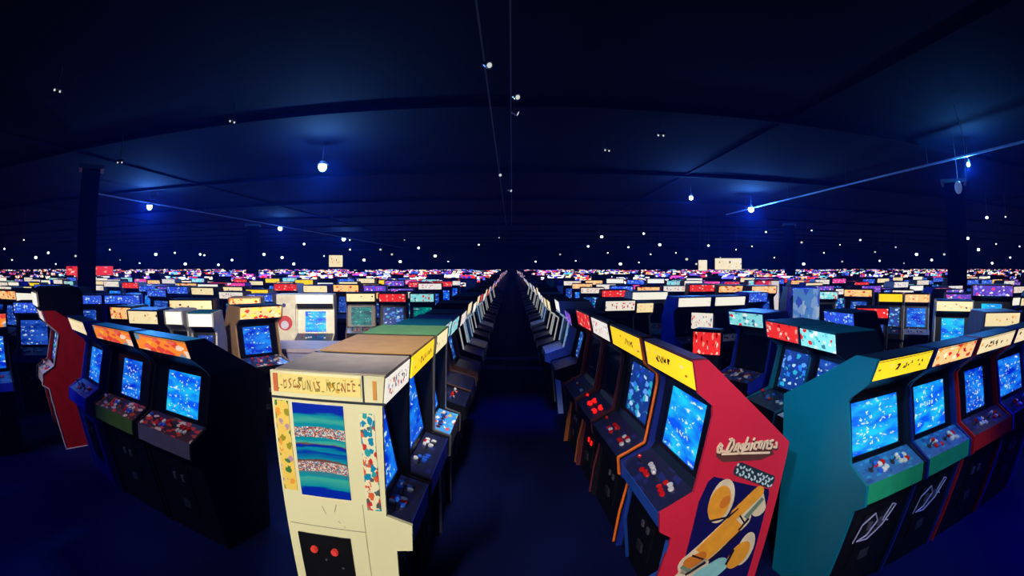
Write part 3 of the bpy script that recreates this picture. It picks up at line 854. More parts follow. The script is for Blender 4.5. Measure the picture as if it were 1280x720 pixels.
put(t4, rowt(2.39), 9, 0.86, label='blue edged cabinet with cream marquee at the right edge of the photo')
# white looping line art on the lower fronts
for tt, dx in ((t1, 0.0), (t2, 0.0)):
    q = MB()
    pts = []
    for (x_, z_) in ((-.20, .50), (-.16, .64), (-.04, .70), (.02, .62), (-.06, .52), (-.16, .50), (-.04, .48), (.10, .56), (.20, .70), (.15, .72), (.08, .60), (.16, .58)):
        y_ = .14 - (z_ / .82) * .10 - .02
        pts.append((x_ + dx, y_, z_))
    q.tube(pts, .006, 5); q.build('line_art', plain('pale_violet_line', (0.35, 0.35, 0.6)), tt)

# ------------------------------------------------------------------ foreground: row at the lower left with orange marquees
bx, by, bt = -2.38, 3.0, -15.4


def rowb(d):
    return (bx - .964 * d, by + .266 * d)


b1 = cabinet('teal', 0.86, BLACK, BLACK, 'orange', 'cyan', REDPANEL, plain('pale_panel_edge', (0.10, 0.09, 0.16)), TEALTOP, None, BLACK, 2, (7, 6), 'mix', seed=31, scw=.24)
put(b1, rowb(0), bt, 0.86, right=True, label='black cabinet with orange marquee and red control panel, nearest of the pair')
b2 = cabinet('teal', 0.86, BLACK, BLACK, 'orange', 'blue', REDPANEL, plain('yellow_green_edge', (0.07, 0.15, 0.02)), TEALTOP, None, BLACK, 2, (8, 4), 'mix', seed=32, scw=.19)
put(b2, rowb(.90), bt, 0.86, right=True, label='black cabinet with orange marquee and green edged panel, farther of the pair')
b3 = cabinet('teal', 0.70, BLUE, BLUE, 'cream', 'blue', BLUEPANEL, BLUE, DARK, None, NAVY, 2, (6, 4), 'dark', seed=33, scw=.2)
put(b3, (-4.27, 3.52), -23, 0.70, right=True, label='blue cabinet with plain pale yellow marquee left of the orange marquees')
cc = cabinet('teal', 0.70, REDC, REDC, 'white', 'pic', WHITEPANEL, WHITEL, BLACK, WHITEL, BLACK, 2, seed=34)
put(cc, (-5.80, 4.02), -28, 0.70, right=True, label='red sided cabinet with white front edging and black hood')
q = MB(); q.prism([(-.02, 1.81), (-.05, 2.05), (.05, 2.10), (.55, 2.10), (.62, 2.02), (.62, 1.55), (.2, 1.81)], -.345, .345); q.build('hood', BLACK, cc)
q = MB(); q.slab(-.3, .3, (-.055, 1.86), (-.075, 2.02), .01); q.build('hood_sign', MQ['glare'], cc)
c = cabinet('std', 0.7, DARK, DARK, 'orange', 'blue', BLUEPANEL, BLUE, BLACK, None, BLACK, 1, (8, 4), 'dark', seed=35)
put(c, (-6.45, 3.02), 62, 0.7, label='dark cabinet with orange marquee at the left edge of the photo')
c = cabinet('std', 0.7, DARK, TEALTOP, 'blue', 'deep', DARKPANEL, BLUE, TEALTOP, None, BLACK, 1, seed=36)
put(c, (-7.9, 4.8), 40, 0.7, label='dark cabinet with teal side standing behind the red sided one')

# ------------------------------------------------------------------ middle distance
MID = [
    # corner, theta, W, shape, body, side, marquee, screen, top, height, label
    ((-5.68, 5.22), 12, .44, 'std', BLACK, BLACK, 'peach', 'off', None, 1.0, 'black cabinet with small peach marquee behind the blue one'),
    ((-4.98, 4.92), 14, .52, 'std', DARK, BLACK, 'cream', 'deep', None, 1.0, 'cabinet with wide cream marquee behind the orange marquee pair'),
    ((-4.42, 5.08), 14, .30, 'std', WHITEL, WHITEL, 'glare', 'off', None, 1.0, 'narrow white cabinet behind the orange marquee pair'),
    ((-4.05, 5.12), 20, .38, 'std', NAVY, WHITEL, 'glare', 'deep', TEALTOP, .99, 'navy cabinet with glaring white marquee left of the tan sided one'),
    ((-5.45, 6.40), 22, .80, 'std', BLACK, BLACK, 'cream', 'off', None, 1.02, 'dark cabinet with broad cream marquee, second row on the left'),
    ((-4.78, 7.25), 22, .60, 'std', BLACK, TAN, 'peach', 'off', TAN, 1.02, 'cabinet with tan side and yellowish marquee in the second left row'),
    ((-3.76, 5.99), 53, .72, 'std', BLACK, TAN, 'peach', 'blue', BLACK, 1.0, 'tan sided black cabinet with orange red marquee and tilted blue screen'),
    ((-4.37, 9.15), 15, .82, 'deck', plain('ivory_laminate', (0.75, 0.70, 0.58), 0.4), MATS['ivory_laminate'], 'glare', 'cyan', WHITEL, 1.0, 'ivory cabinet with round red side emblem and white deck'),
    ((-3.52, 9.90), 14, .66, 'std', BLACK, BROWN, 'cream', 'teal', None, 1.0, 'dark cabinet with teal screen right of the ivory one'),
    ((-2.82, 9.98), 8, .62, 'std', BLACK, BLACK, 'red', 'pic', None, 1.0, 'black cabinet with long red marquee and pale blue screen'),
    ((-2.16, 10.08), 8, .55, 'std', BLACK, DARK, 'teal', 'teal', None, 1.0, 'dark cabinet with dim green screen beside the red marquee'),
    ((-8.75, 6.75), 38, .84, 'std', NAVY, BLUE, 'blue', 'deep', NAVY, 1.0, 'navy cabinet with blue marquee, left of two alike near the broad column'),
    ((-8.08, 7.28), 38, .84, 'std', NAVY, BLUE, 'blue', 'deep', NAVY, 1.0, 'navy cabinet with blue marquee, right of two alike near the broad column'),
    # right side
    ((2.64, 4.63), -86, .62, 'std', DARK, TEALTOP, 'red', 'pic', TEALTOP, 1.0, 'black cabinet with red and white marquee, left of the twin pair'),
    ((2.66, 3.99), -88, .60, 'std', DARK, DARK, 'teal', 'deep', TEALTOP, 1.0, 'black cabinet with teal and red marquee, right of the twin pair'),
    ((2.74, 5.80), -68, .62, 'std', BLUE, BLUE, 'teal', 'off', BLUE, 1.0, 'bright blue sided cabinet with white and teal marquee'),
    ((3.00, 8.50), 6, .74, 'std', NAVY, BLUE, 'glare', 'off', NAVY, 1.0, 'navy cabinet with blank white marquee, left of two in the blue block'),
    ((3.78, 8.58), 6, .74, 'std', NAVY, BLUE, 'glare', 'off', NAVY, 1.0, 'navy cabinet with blank white marquee, right of two in the blue block'),
    ((4.56, 8.66), 6, .50, 'std', NAVY, BLUE, 'blue', 'deep', NAVY, 1.03, 'narrow blue cabinet ending the blue block'),
    ((1.52, 7.95), 6, .58, 'std', BLACK, BLACK, 'white', 'off', None, 1.0, 'black framed cabinet with white marquee behind the maroon tops'),
    ((2.10, 8.1), 6, .36, 'std', BLACK, WHITEL, 'cream', 'off', WHITEL, .97, 'narrow pale cabinet right of the black framed white marquee'),
    ((2.65, 10.6), 4, .90, 'std', WHITEL, WHITEL, 'glare', 'off', WHITEL, 1.0, 'wide white cabinet with blank cream marquee behind the blue block'),
    ((6.35, 9.85), -22, .64, 'std', BLUE, BLUE, 'blue', 'pic', None, 1.05, 'blue cabinet with pale swirling front artwork'),
    ((6.98, 9.6), -22, .5, 'std', BLACK, WHITEL, 'teal', 'off', None, 1.0, 'white edged cabinet right of the blue artwork one'),
    ((8.30, 10.3), -48, .80, 'std', BLACK, BROWN, 'peach', 'deep', None, 1.0, 'brown sided black cabinet with amber marquee'),
    ((7.72, 8.30), -44, .60, 'std', BLACK, TAN, 'yellow', 'pic', None, 1.0, 'tan edged cabinet with yellow marquee and white picture screen'),
    ((8.14, 7.86), -44, .62, 'std', BLACK, WHITEL, 'peach', 'blue', None, 1.0, 'pale edged cabinet with amber marquee and blue screen'),
    ((9.20, 9.35), -40, .62, 'std', BLACK, BROWN, 'white', 'off', None, 1.0, 'cabinet with white marquee behind the amber ones'),
    ((7.02, 5.95), -46, .74, 'std', NAVY, WHITEL, 'cream', 'cyan', None, 1.0, 'white edged navy cabinet with cream marquee and bright blue screen'),
    ((9.02, 7.35), -46, .80, 'std', BLACK, BROWN, 'purple', 'off', None, 1.0, 'brown sided cabinet with purple marquee'),
    ((8.30, 6.05), -52, .90, 'std', BLACK, MAROON, 'purple', 'cyan', MAROON, 1.13, 'tall maroon cabinet with small bright blue screen at the right'),
    ((5.75, 3.95), -30, .62, 'std', WHITEL, WHITEL, 'cream', 'pic', WHITEL, 1.0, 'white cabinet with cream marquee at the right edge'),
    ((4.25, 5.75), -80, .62, 'std', BLACK, DARK, 'blue', 'deep', TEALTOP, .98, 'dark cabinet with teal top behind the twin pair'),
    ((5.60, 6.6), -40, .62, 'std', BLACK, DARK, 'red', 'deep', DARK, .94, 'low dark cabinet with red marquee in the middle of the right block'),
]
for i, (cn, th, W, shp, bd, sd, mq, sc, tp, hz, lb) in enumerate(MID):
    c = cabinet(shp, W, bd, sd, mq, sc, (PANELART, DARKPANEL, WHITEPANEL)[i % 3], None, tp, None, BLACK if bd not in (WHITEL,) else WHITEL, 1, (5, 6), 'mix', seed=100 + i, scw=.22, bezel=bd if lb.startswith('ivory') else None)
    put(c, cn, th, W, z=hz, label=lb)
    if lb.startswith('ivory'):
        q = MB(); q.box((-W / 2 - .40, .06, 0), (-W / 2, .60, 1.80)); q.build('side_wing', bd, c)
        q = MB(); q.cyl((-W / 2 - .22, .06, 1.22), (0, -1, 0), .15, .01, 24); em = q.build('side_emblem', plain('red_emblem_print', (0.6, 0.05, 0.06)), c)
        q = MB(); q.cyl((-W / 2 - .23, .05, 1.18), (0, -1, 0), .085, .006, 16); q.build('emblem_face', plain('white_emblem_print', (0.6, 0.6, 0.75)), em)
        q = MB(); q.cyl((-W / 2 - .24, .06, 1.58), (0, -1, 0), .04, .01, 14); q.build('small_emblem', plain('navy_emblem_print', (0.03, 0.04, 0.25)), c)
    if 'swirling' in lb:
        q = MB(); q.slab(-W / 2, W / 2, (-.215, .3), (-.215, 1.78), .01)
        q.build('front_artwork', printed('swirl_artwork', (0.1, 0.3, 0.75), [(0.5, 0.65, 0.9), (0.05, 0.12, 0.7), (0.3, 0.5, 0.9)], (4, 5), .5, .5), c)
# broad white deck in front of the ivory cabinet
root = empty('display_plinth', (-3.32, 7.75, 0), 12, 'white and lilac boxy plinth in front of the ivory cabinet', 'plinth')
q = MB(); q.box((-.72, -.42, 0), (.72, .42, .98)); q.build('plinth_body', plain('lilac_board', (0.36, 0.36, 0.62), 0.5), root)
q = MB(); q.box((-.76, -.46, .98), (.76, .46, 1.04)); q.build('plinth_top', plain('pinkish_white_top', (0.62, 0.52, 0.66), 0.4), root)

# drinks machine
root = empty('vending_machine', (8.35, 14.5, 0), -25, 'red and white drinks vending machine among the right hand rows', 'vending machine')
q = MB(); q.box((-.42, 0, 0), (.42, .8, 1.95)); q.build('cabinet_body', REDC, root)
q = MB(); q.slab(-.40, .12, (-.01, .5), (-.01, 1.9), .02)
q.build('lit_front', printed('red_drinks_front', (0.6, 0.02, 0.05), [W_, (0.8, 0.2, 0.2), (0.3, 0.0, 0.02), (0.7, 0.03, 0.05)], (3, 6), .42, .9), root)
q = MB(); q.slab(.14, .40, (-.01, .5), (-.01, 1.9), .02); q.build('button_column', glow('pale_lit_strip', (0.9, 0.8, 0.8), .7), root)
q = MB(); q.slab(-.3, .1, (-.02, .15), (-.02, .4), .02); q.build('delivery_slot', BLACK, root)

# small stacked signs lying on the maroon tops
for i, (x, y, lb, mq) in enumerate(((2.86, 6.95, 'small white and black lettered lightbox right of the maroon tops', 'white'), (2.30, 5.42, 'small red and white lightbox right of the lettered one', 'red'))):
    root = empty('sign_lightbox', (x, y, 0), -40, lb, 'sign')
    q = MB(); q.box((-.16, 0, 0), (.16, .16, 1.62)); q.build('stand', DARK, root)
    q = MB(); q.slab(-.17, .17, (-.01, 1.42 - .1 * i), (-.01, 1.66 - .08 * i), .02); q.build('lit_panel', MQ[mq], root)

# ------------------------------------------------------------------ the crowd of cabinets: prototypes that are copied
KEYS = ['white', 'cream', 'peach', 'red', 'blue', 'teal', 'pink', 'purple', 'glare', 'yellow']
WORD = dict(white='white', cream='cream', peach='amber', red='red', blue='blue', teal='teal', pink='pink', purple='violet', glare='blank white', yellow='yellow', orange='orange')


def small(mq, sc, body, side, top, seed, lip=None, panel=None):
    c = cabinet('std', .74, body, side, mq, sc, panel or DARKPANEL, lip, top, None, body, 0, seed=seed, txt=False, scw=.25)
    return c


PROTO = {}
for i, kx in enumerate(KEYS):
    for j in range(3):
        bd = (BLACK, DARK, NAVY)[(i + j) % 3]
        sd = (BLACK, BROWN, WHITEL, BLACK, BLUE, BLACK, TAN)[(i * 3 + j) % 7]
        PROTO[kx, j] = [small(kx, ('deep', 'pic', 'blue')[(i + j) % 3], bd, sd, None, 300 + i * 3 + j), False]
EDGE = glow('white_edge_streak_glow', (0.75, 0.78, 0.72), .45)  # glow put into the trim colour, standing in for bright streaks of light
EDGEB = glow('pale_blue_edge_streak_glow', (0.35, 0.55, 0.8), .5)


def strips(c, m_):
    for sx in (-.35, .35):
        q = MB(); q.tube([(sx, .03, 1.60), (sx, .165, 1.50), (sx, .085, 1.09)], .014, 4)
        q.build('edge_glow_streak', m_, c)


SILV = [small('cream', 'off', BLACK, BLACK, BLACK, 401, CHROME, DARKPANEL), False]
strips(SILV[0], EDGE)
DRK = [small('white', 'off', BLACK, BLACK, BLACK, 403, BLACK, DARKPANEL), False]
DRK2 = [small('blue', 'deep', DARK, BLACK, BLACK, 404, BLACK, DARKPANEL), False]
SILB = [small('glare', 'pic', BLACK, plain('pale_blue_laminate', (0.35, 0.5, 0.7), .3), BLACK, 402, CHROME, WHITEPANEL), False]
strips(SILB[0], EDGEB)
NCAB = 0


def crowd(pr, x, y, th, z, label, group):
    global NCAB
    NCAB += 1
    o = pr[0] if not pr[1] else copy_tree(pr[0])
    pr[1] = True
    o.location = (x, y, 0); o.rotation_euler = (0, 0, R(th)); o.scale = (1, 1, z)
    tag(o, label, 'arcade cabinet', group)


def wk():
    return rng.choices(KEYS, weights=(5, 4, 3, 2.5, 4, 2.2, 1.6, 2, 4, 1))[0]


ORD = ['first', 'second', 'third', 'fourth', 'fifth', 'sixth', 'seventh', 'eighth', 'ninth', 'tenth', 'eleventh', 'twelfth', 'thirteenth', 'fourteenth', 'fifteenth',
       'sixteenth', 'seventeenth', 'eighteenth', 'nineteenth', 'twentieth', 'twenty-first', 'twenty-second', 'twenty-third']


def corners(x, y, a_, hw, z_=1.0):
    c_, s_ = math.cos(a_), math.sin(a_)
    return [(x + u * c_ - v * s_, y + u * s_ + v * c_) for u, v in ((-hw, -.2), (hw, -.2), (hw, .72), (-hw, .72))]


def clash(A, B):
    for P_1 in (A, B):
        for i_ in range(2):
            ex, ey = P_1[i_ + 1][0] - P_1[i_][0], P_1[i_ + 1][1] - P_1[i_][1]
            pa = [ex * q_[0] + ey * q_[1] for q_ in A]; pb = [ex * q_[0] + ey * q_[1] for q_ in B]
            if max(pa) <= min(pb) or max(pb) <= min(pa): return False
    return True


# both sides of the aisle, running to the back of the hall
for i in range(21):
    y = 5.75 + i * 1.02
    pr = SILB if i in (3, 6) else (SILV if i in (2, 4, 7, 9, 12, 15) else (DRK, DRK2, PROTO['red', 1])[i % 3])
    if i < 2: pr = PROTO['white', 1] if i else PROTO['teal', 0]
    lb = {0: 'dark cabinet at the left of the aisle beyond the teal top', 1: 'dark cabinet with faint marquee on the left of the aisle'}.get(i)
    grp = None if lb else 'cabinets lining the left of the aisle'
    side_word = 'pale blue edged' if pr is SILB else ('white edged' if pr is SILV else 'dark sided')
    crowd(pr, -0.66, y, 90, rng.uniform(.95, 1.02), lb or side_word + ' cabinet, ' + ORD[i - 1] + ' past the teal topped one along the left aisle row', grp and grp + ', ' + side_word)
for i in range(22):
    y = 6.95 + i * 1.0
    x = 0.83 - 0.0643 * (y - 6.3) if y < 9 else 0.66
    pr = SILB if i in (1, 5) else (SILV if i in (2, 3, 6, 8, 10, 13, 16) else (DRK2, DRK, PROTO['glare', 0])[i % 3])
    lb = 'olive dark cabinet just past the red marquee in the right aisle row' if i == 0 else None
    if i == 0: pr = PROTO['purple', 0]
    side_word = 'pale blue edged' if pr is SILB else ('white edged' if pr is SILV else 'dark sided')
    crowd(pr, x, y, -90, rng.uniform(.95, 1.02), lb or side_word + ' cabinet, ' + ORD[i] + ' past the red marquee along the right aisle row', None if lb else 'cabinets lining the right of the aisle, ' + side_word)



OCC = []
for o in list(col.objects):
    if o.parent is None and o.get('category') == 'arcade cabinet':
        mx_ = max(abs(c_[0]) for ch in o.children if ch.name.startswith('side_panel') for c_ in ch.bound_box)
        OCC.append(corners(o.location.x, o.location.y, o.rotation_euler.z, mx_))
OCC.append([(-4.2, 6.8), (-2.5, 6.8), (-2.5, 8.0), (-4.2, 8.0)])
OCC.append([(7.8, 14.1), (9.0, 14.1), (9.0, 15.5), (7.8, 15.5)])
for x_, y_, w_ in ((-12.75, 10.75, .8), (15.6, 12.1, .9)): OCC.append([(x_ - w_, y_ - w_), (x_ + w_, y_ - w_), (x_ + w_, y_ + w_), (x_ - w_, y_ + w_)])
taken = [(cn[0], cn[1]) for cn, *_ in MID] + [(8.35, 14.5), (-3.3, 7.4), (-12.75, 10.75), (15.6, 12.1)]


def free(x, y, a_):
    P_ = corners(x, y, a_, .37)
    if any(clash(P_, q_) for q_ in OCC): return False
    OCC.append(P_)
    return True


rows = []
for side in (-1, 1):
    for y0 in (10.6, 12.2, 14.4, 16.8, 19.4):
        x = 2.0 if y0 > 12 else 5.6
        if y0 == 12.2: x = 2.2
        while x < y0 * 1.62 + 1:
            W = rng.uniform(.80, .92)
            gap = 1.5 if rng.random() < .07 else 0
            rows.append((math.hypot(x, y0), side * (x + W / 2), y0 + rng.uniform(-.08, .08), side, y0))
            x += max(W, .86) + gap
    for y0, xa, xb in ((8.2, 10.5, 16.5), (6.2, 9.6 if side < 0 else 10.2, 13.0), (4.6, 9.5, 11.5)):
        x = xa
        while x < xb:
            rows.append((math.hypot(x, y0), side * x, y0, side, y0)); x += .86
rows.sort()
NROW = {4.6: 'very near', 6.2: 'near', 8.2: 'third', 10.6: 'fourth', 12.2: 'fifth', 14.4: 'sixth', 16.8: 'seventh', 19.4: 'eighth'}
used_lb = {}
for dd, x, y, side, y0 in rows:
    if NCAB > 285 - len(MID): continue
    ori = rng.uniform(-3, 3) - side * (8 if int(x * 7) % 3 else 4)
    if not free(x, y, R(ori)): continue
    kx = wk()
    sw = 'left' if side < 0 else 'right'
    jj = rng.randrange(3)
    bear = abs(math.degrees(math.atan2(x, y)))
    zone = ('beside the aisle', 'near the aisle', 'midway out', 'well out', 'near the column', 'past the column', 'by photo edge')[min(6, int((bear - 8) / 7)) if bear > 8 else 0]
    kb = ('black', 'dark', 'navy')[(KEYS.index(kx) + jj) % 3]
    lb = '%s cabinet with %s marquee, %s row on the %s, %s' % (kb, WORD[kx], NROW[y0], sw, zone)
    used_lb.setdefault(lb, []).append(1)
    if len(used_lb[lb]) > 1: lb = lb.replace(' with ', ' with outer ') if len(used_lb[lb]) == 2 else lb.replace(' with ', ' with outermost ')
    crowd(PROTO[kx, jj], x, y, ori, rng.uniform(.94, 1.06),
          lb, 'cabinets of the ' + NROW[y0] + ' row on the ' + sw)
for pr in list(PROTO.values()) + [SILV, SILB, DRK, DRK2]:       # a prototype nobody used still gets a place in the rear rows
    if not pr[1]:
        x = rng.uniform(4, 20); 
        while not free(x, 21.9, 0): x = rng.uniform(4, 26)
        crowd(pr, x, 21.9, 0, 1, '%s marquee cabinet in the rearmost separate row on the right' % list(WORD.values())[NCAB % 10], 'cabinets of the last separate row')

# everything farther than that: a countless mass of lit cabinets
fm = MB(); fidx = []
fk = ['white', 'cream', 'peach', 'red', 'blue', 'teal', 'pink', 'purple', 'glare', 'blue', 'red']
FM = [BLACK, DARK, NAVY]
for kx in fk:
    FM.append(printed('far_%s_marquee' % kx if ('far_%s_marquee' % kx) not in MATS else 'far_%s_marquee' % kx,
                      {'white': (0.75, 0.72, 0.7), 'cream': (0.85, 0.65, 0.35), 'peach': (0.8, 0.3, 0.1), 'red': (0.6, 0.02, 0.02), 'blue': (0.03, 0.08, 0.7), 'teal': (0.1, 0.5, 0.7),
                       'pink': (0.7, 0.05, 0.35), 'purple': (0.12, 0.06, 0.5), 'glare': (0.9, 0.88, 0.85)}[kx],
                      [W_, (0.01, 0.01, 0.05), W_, (0.02, 0.03, 0.4), R_, (0.01, 0.01, 0.03), (0.1, 0.15, 0.8)], (3.5, 1.4), .55, 1.7))
r9 = random.Random(9)


def farcab(x, y, th, W, H, m_i, lit):
    a_ = R(th); c_, s_ = math.cos(a_), math.sin(a_)

    def T(lx, ly, lz): return (x + lx * c_ - ly * s_, y + lx * s_ + ly * c_, lz)
    h = W / 2
    P = [(.5, H), (0, H), (.03, H - .17), (.18, H - .27), (.10, 1.08), (-.2, .98), (-.2, .86), (0, 0), (.7, 0), (.72, H - .4)]
    bi = r9.randrange(3)
    fm.face([T(-h, yy, zz) for yy, zz in reversed(P)]); fidx.append(bi)
    fm.face([T(h, yy, zz) for yy, zz in P]); fidx.append(bi)
    for i in range(len(P)):
        (ya, za), (yb, zb) = P[i], P[(i + 1) % len(P)]
        o1, o2 = r9.uniform(0, 9), r9.uniform(0, 9)
        fm.face([T(-h, ya, za), T(-h, yb, zb), T(h, yb, zb), T(h, ya, za)], [(o1, o2 + 1), (o1, o2), (o1 + 1, o2), (o1 + 1, o2 + 1)])
        fidx.append(3 + m_i if (i == 1 and lit) else bi)


for side in (-1, 1):
    y = 23.4
    while y < 84:
        x = 1.9 if y > 26 else 2.2
        while x < min(y * 1.75 + 1, 92):
            W = r9.uniform(.75, 1.0)
            xc_, yc_ = side * (x + W / 2), y
            if r9.random() < .9 and math.hypot(xc_ + 18.5, yc_ - 31.5) > 1.9 and math.hypot(xc_ - 19.5, yc_ - 30.5) > 1.9:
                farcab(side * (x + W / 2), y + r9.uniform(-.2, .2), r9.uniform(-25, 25), W, r9.uniform(1.6, 2.03), r9.randrange(len(fk)), r9.random() < .85)
            x += W + (1.6 if r9.random() < .08 else 0.03)
        y += 2.3 + y * .022
# wings and the far ends of the two aisle rows
for i in range(52):
    y = 29.5 + i * 1.0
    for side in (-1, 1):
        farcab(side * .75, y, -side * 90, .85, r9.uniform(1.65, 1.95), r9.randrange(len(fk)), True)
far = fm.build('arcade_cabinet_crowd', FM)
for pl, ix in zip(far.data.polygons, fidx): pl.material_index = ix
tag(far, 'countless tiny lit arcade cabinets filling the far end of the hall', 'arcade cabinets', kind='stuff')

# a few hanging signs above the crowd
for x, y, z, wd, hh, lb, mq in ((-11.5, 30.5, 2.75, .9, .75, 'square pale yellow lit sign high above the left crowd', 'cream'),
                                (13.5, 28.5, 2.55, 1.7, .7, 'broad pale yellow lit sign above the right crowd', 'cream'),
                                (10.9, 26.5, 2.45, .5, .6, 'narrow pale lit sign left of the broad yellow one', 'cream'),
                                (-24, 20.5, 2.15, 3.0, .5, 'long red lit sign above the far left crowd', 'red')):
    root = empty('hanging_sign', (x, y, 0), math.degrees(math.atan2(-x, y)), lb, 'sign')
    q = MB(); q.slab(-wd / 2, wd / 2, (0, z - hh / 2), (0, z + hh / 2), .08); q.build('lit_panel', MQ[mq], root)
    q = MB(); q.box((-wd / 2 - .03, .08, z - hh / 2 - .03), (wd / 2 + .03, .14, z + hh / 2 + .03)); q.build('sign_box', STEEL, root)
    for u in (-wd / 3, wd / 3):
        q = MB(); q.cyl((u, .11, z + hh / 2), (0, 0, 1), .012, ZC - z - hh / 2, 5); q.build('hanger_rod', STEEL, root)

# ------------------------------------------------------------------ ceiling: tracks, lamps, cables
BULB = glow('blue_white_bulb', (0.55, 0.8, 1.0), 14)
BULB2 = glow('small_blue_white_bulb', (0.5, 0.72, 1.0), 5)
DIMB = glow('faint_warm_bulb', (0.8, 0.8, 0.75), 0.8)
TRACK = plain('pale_blue_track_metal', (0.30, 0.45, 0.6), 0.35, 0.5)


def big_lamp(x, y, z, lb, r=.14, power=220, blue=(0.06, 0.25, 1.0)):
    root = empty('ceiling_lamp', (x, y, z), 0, lb, 'lamp')
    q = MB(); q.cyl((0, 0, .10), (0, 0, 1), .012, ZC - z - .10, 6); q.build('stem', BLACK, root)
    q = MB(); q.cyl((0, 0, .04), (0, 0, 1), r * 1.1, .10, 14, r * .4); q.build('lamp_housing', STEEL, root)
    q = MB(); q.ball((0, 0, -.02), r * .75, 14, 8); q.build('bulb', BULB, root)
    light('lamp_glow', 'POINT', (0, 0, -.02 - r - .03), blue, power * 2.0, .05, parent=root)
    light('lamp_glow', 'POINT', (0, -.25, .30), blue, power * .22, .03, parent=root)
    return root


big_lamp(-15.8, 17.13, 5.0, 'bright blue haloed lamp on the left ceiling track', .17, 420)
big_lamp(-4.98, 12.01, 5.0, 'bright bluish white ceiling lamp left of the middle', .15, 260, (0.1, 0.35, 1.0))
big_lamp(10.85, 20.27, 5.0, 'bright blue lamp at the far end of the right ceiling track', .18, 420)
big_lamp(11.7, 8.45, 5.0, 'blue lamp on the right ceiling track above the broad column', .07, 160, (0.05, 0.3, 1.0))
big_lamp(6.8, 17.6, 5.0, 'dim blue ceiling lamp right of the middle', .10, 110)
big_lamp(-15.7, 30.5, 5.0, 'small bright lamp second along the left ceiling track', .20, 160)
big_lamp(-15.8, 44.0, 5.0, 'small bright lamp third along the left ceiling track', .24, 120)

for nm, x, y0, y1, z, lb in (('light_track', -15.75, 13.5, 70, 5.12, 'long thin pale blue light track along the left ceiling'),
                             ('light_track', 11.3, 5.6, 24, 5.10, 'long thin pale blue light track along the right ceiling')):
    root = empty(nm, (x, y0, z), 0, lb, 'light track')
    q = MB(); q.box((-.03, 0, 0), (.03, y1 - y0, .05)); q.build('rail', TRACK, root)
    for i in range(int((y1 - y0) / 4) + 1):
        q = MB(); q.cyl((0, i * 4.0 + .1, .05), (0, 0, 1), .008, ZC - z - .05, 4); q.build('hanger_rod', STEEL, root)
# unseen spots added to brighten the right rail
light('added_track_wash', 'SPOT', (11.1, 9.4, 4.6), (0.1, 0.4, 1.0), 220, .05, (11.3, 7.0, 5.1), 70, .9)
light('added_track_wash', 'SPOT', (10.6, 17.5, 4.6), (0.1, 0.4, 1.0), 220, .05, (11.3, 14.0, 5.1), 70, .9)

# two tracks over the aisle with small lamp heads
for x, lb in ((-.42, 'thin ceiling track over the aisle, left of two'), (-.02, 'thin ceiling track over the aisle, right of two')):
    root = empty('light_track', (x, 2, 5.45), 0, lb, 'light track')
    q = MB(); q.box((-.012, 0, 0), (.012, 34, .03)); q.build('rail', plain('grey_track_metal', (0.16, 0.17, 0.2), 0.5, 0.3), root)
    for i in range(9):
        q = MB(); q.cyl((0, .3 + i * 4, .03), (0, 0, 1), .01, ZC - 5.48, 4); q.build('hanger_rod', STEEL, root)
light('aisle_track_wash', 'SPOT', (-.2, 2.2, 4.7), (0.8, 0.85, 1.0), 12, .05, (-.25, 6, 5.4), 60, .9)
for x, y, z in ((-.36, 6.6, 5.28), (.06, 7.9, 5.25), (.05, 8.6, 5.2), (-.08, 16.5, 5.0), (-.36, 14.2, 5.1), (-.9, 33, 4.4)):
    root = empty('track_spotlight', (x, y, z), rng.uniform(0, 90), 'silvery spotlight head over the aisle, %s from the front' % ORD[[6.6, 7.9, 8.6, 14.2, 16.5, 33].index(y)], 'lamp', 'spotlight heads over the aisle')
    q = MB(); q.cyl((0, 0, .05), (0, 0, 1), .01, ZC - z - .05, 5); q.build('stem', STEEL, root)
    q = MB(); q.cyl((0, .05, 0), (0, -1, -.5), .045, .12, 10, .06); q.build('lamp_head', SILVER, root)
    q = MB(); q.cyl((0, -.055, -.052), (0, -1, -.5), .04, .01, 10); q.build('lens', DIMB, root)

# far ceiling lamps: direction in the hall by bearing and height angle
FARL = [(437, 300, 46), (15, 325, 52), (95, 320, 48), (138, 312, 45), (194, 318, 50), (218, 316, 46), (232, 330, 60), (250, 318, 50), (290, 325, 55), (255, 319, 62),
        (380, 305, 40), (506, 300, 44), (523, 310, 60), (544, 320, 60), (475, 312, 56), (490, 318, 60), (752, 296, 40), (804, 292, 36), (735, 308, 56), (813, 318, 50),
        (799, 328, 60), (776, 330, 60), (1050, 306, 46), (1015, 288, 34), (1094, 315, 50), (1235, 272, 26), (1257, 271, 26), (1223, 312, 50), (1245, 305, 44),
        (1146, 318, 50), (1100, 326, 60), (1053, 327, 60), (1005, 330, 60), (940, 308, 50), (957, 290, 34), (870, 330, 60), (598, 306, 50), (60, 316, 40), (30, 300, 30),
        (150, 325, 60), (330, 318, 50), (352, 322, 60), (405, 320, 60), (437, 312, 55), (455, 325, 60), (560, 327, 60), (700, 318, 60), (720, 326, 60), (845, 316, 55), (900, 322, 60),
        (920, 312, 44), (985, 312, 50), (1030, 316, 55), (1075, 300, 40), (1120, 309, 46), (1165, 325, 60), (1262, 322, 50), (1275, 308, 40), (1210, 298, 36), (1180, 318, 50),
        (70, 330, 60), (118, 329, 60), (175, 329, 60), (273, 331, 60), (310, 309, 50), (367, 330, 60), (425, 329, 60), (500, 327, 60), (670, 327, 60), (760, 316, 55), (785, 309, 50),
        (825, 306, 46), (858, 324, 60), (885, 307, 46), (968, 322, 60), (1002, 303, 44), (1130, 329, 60), (1240, 329, 60), (5, 311, 40), (45, 322, 52)]
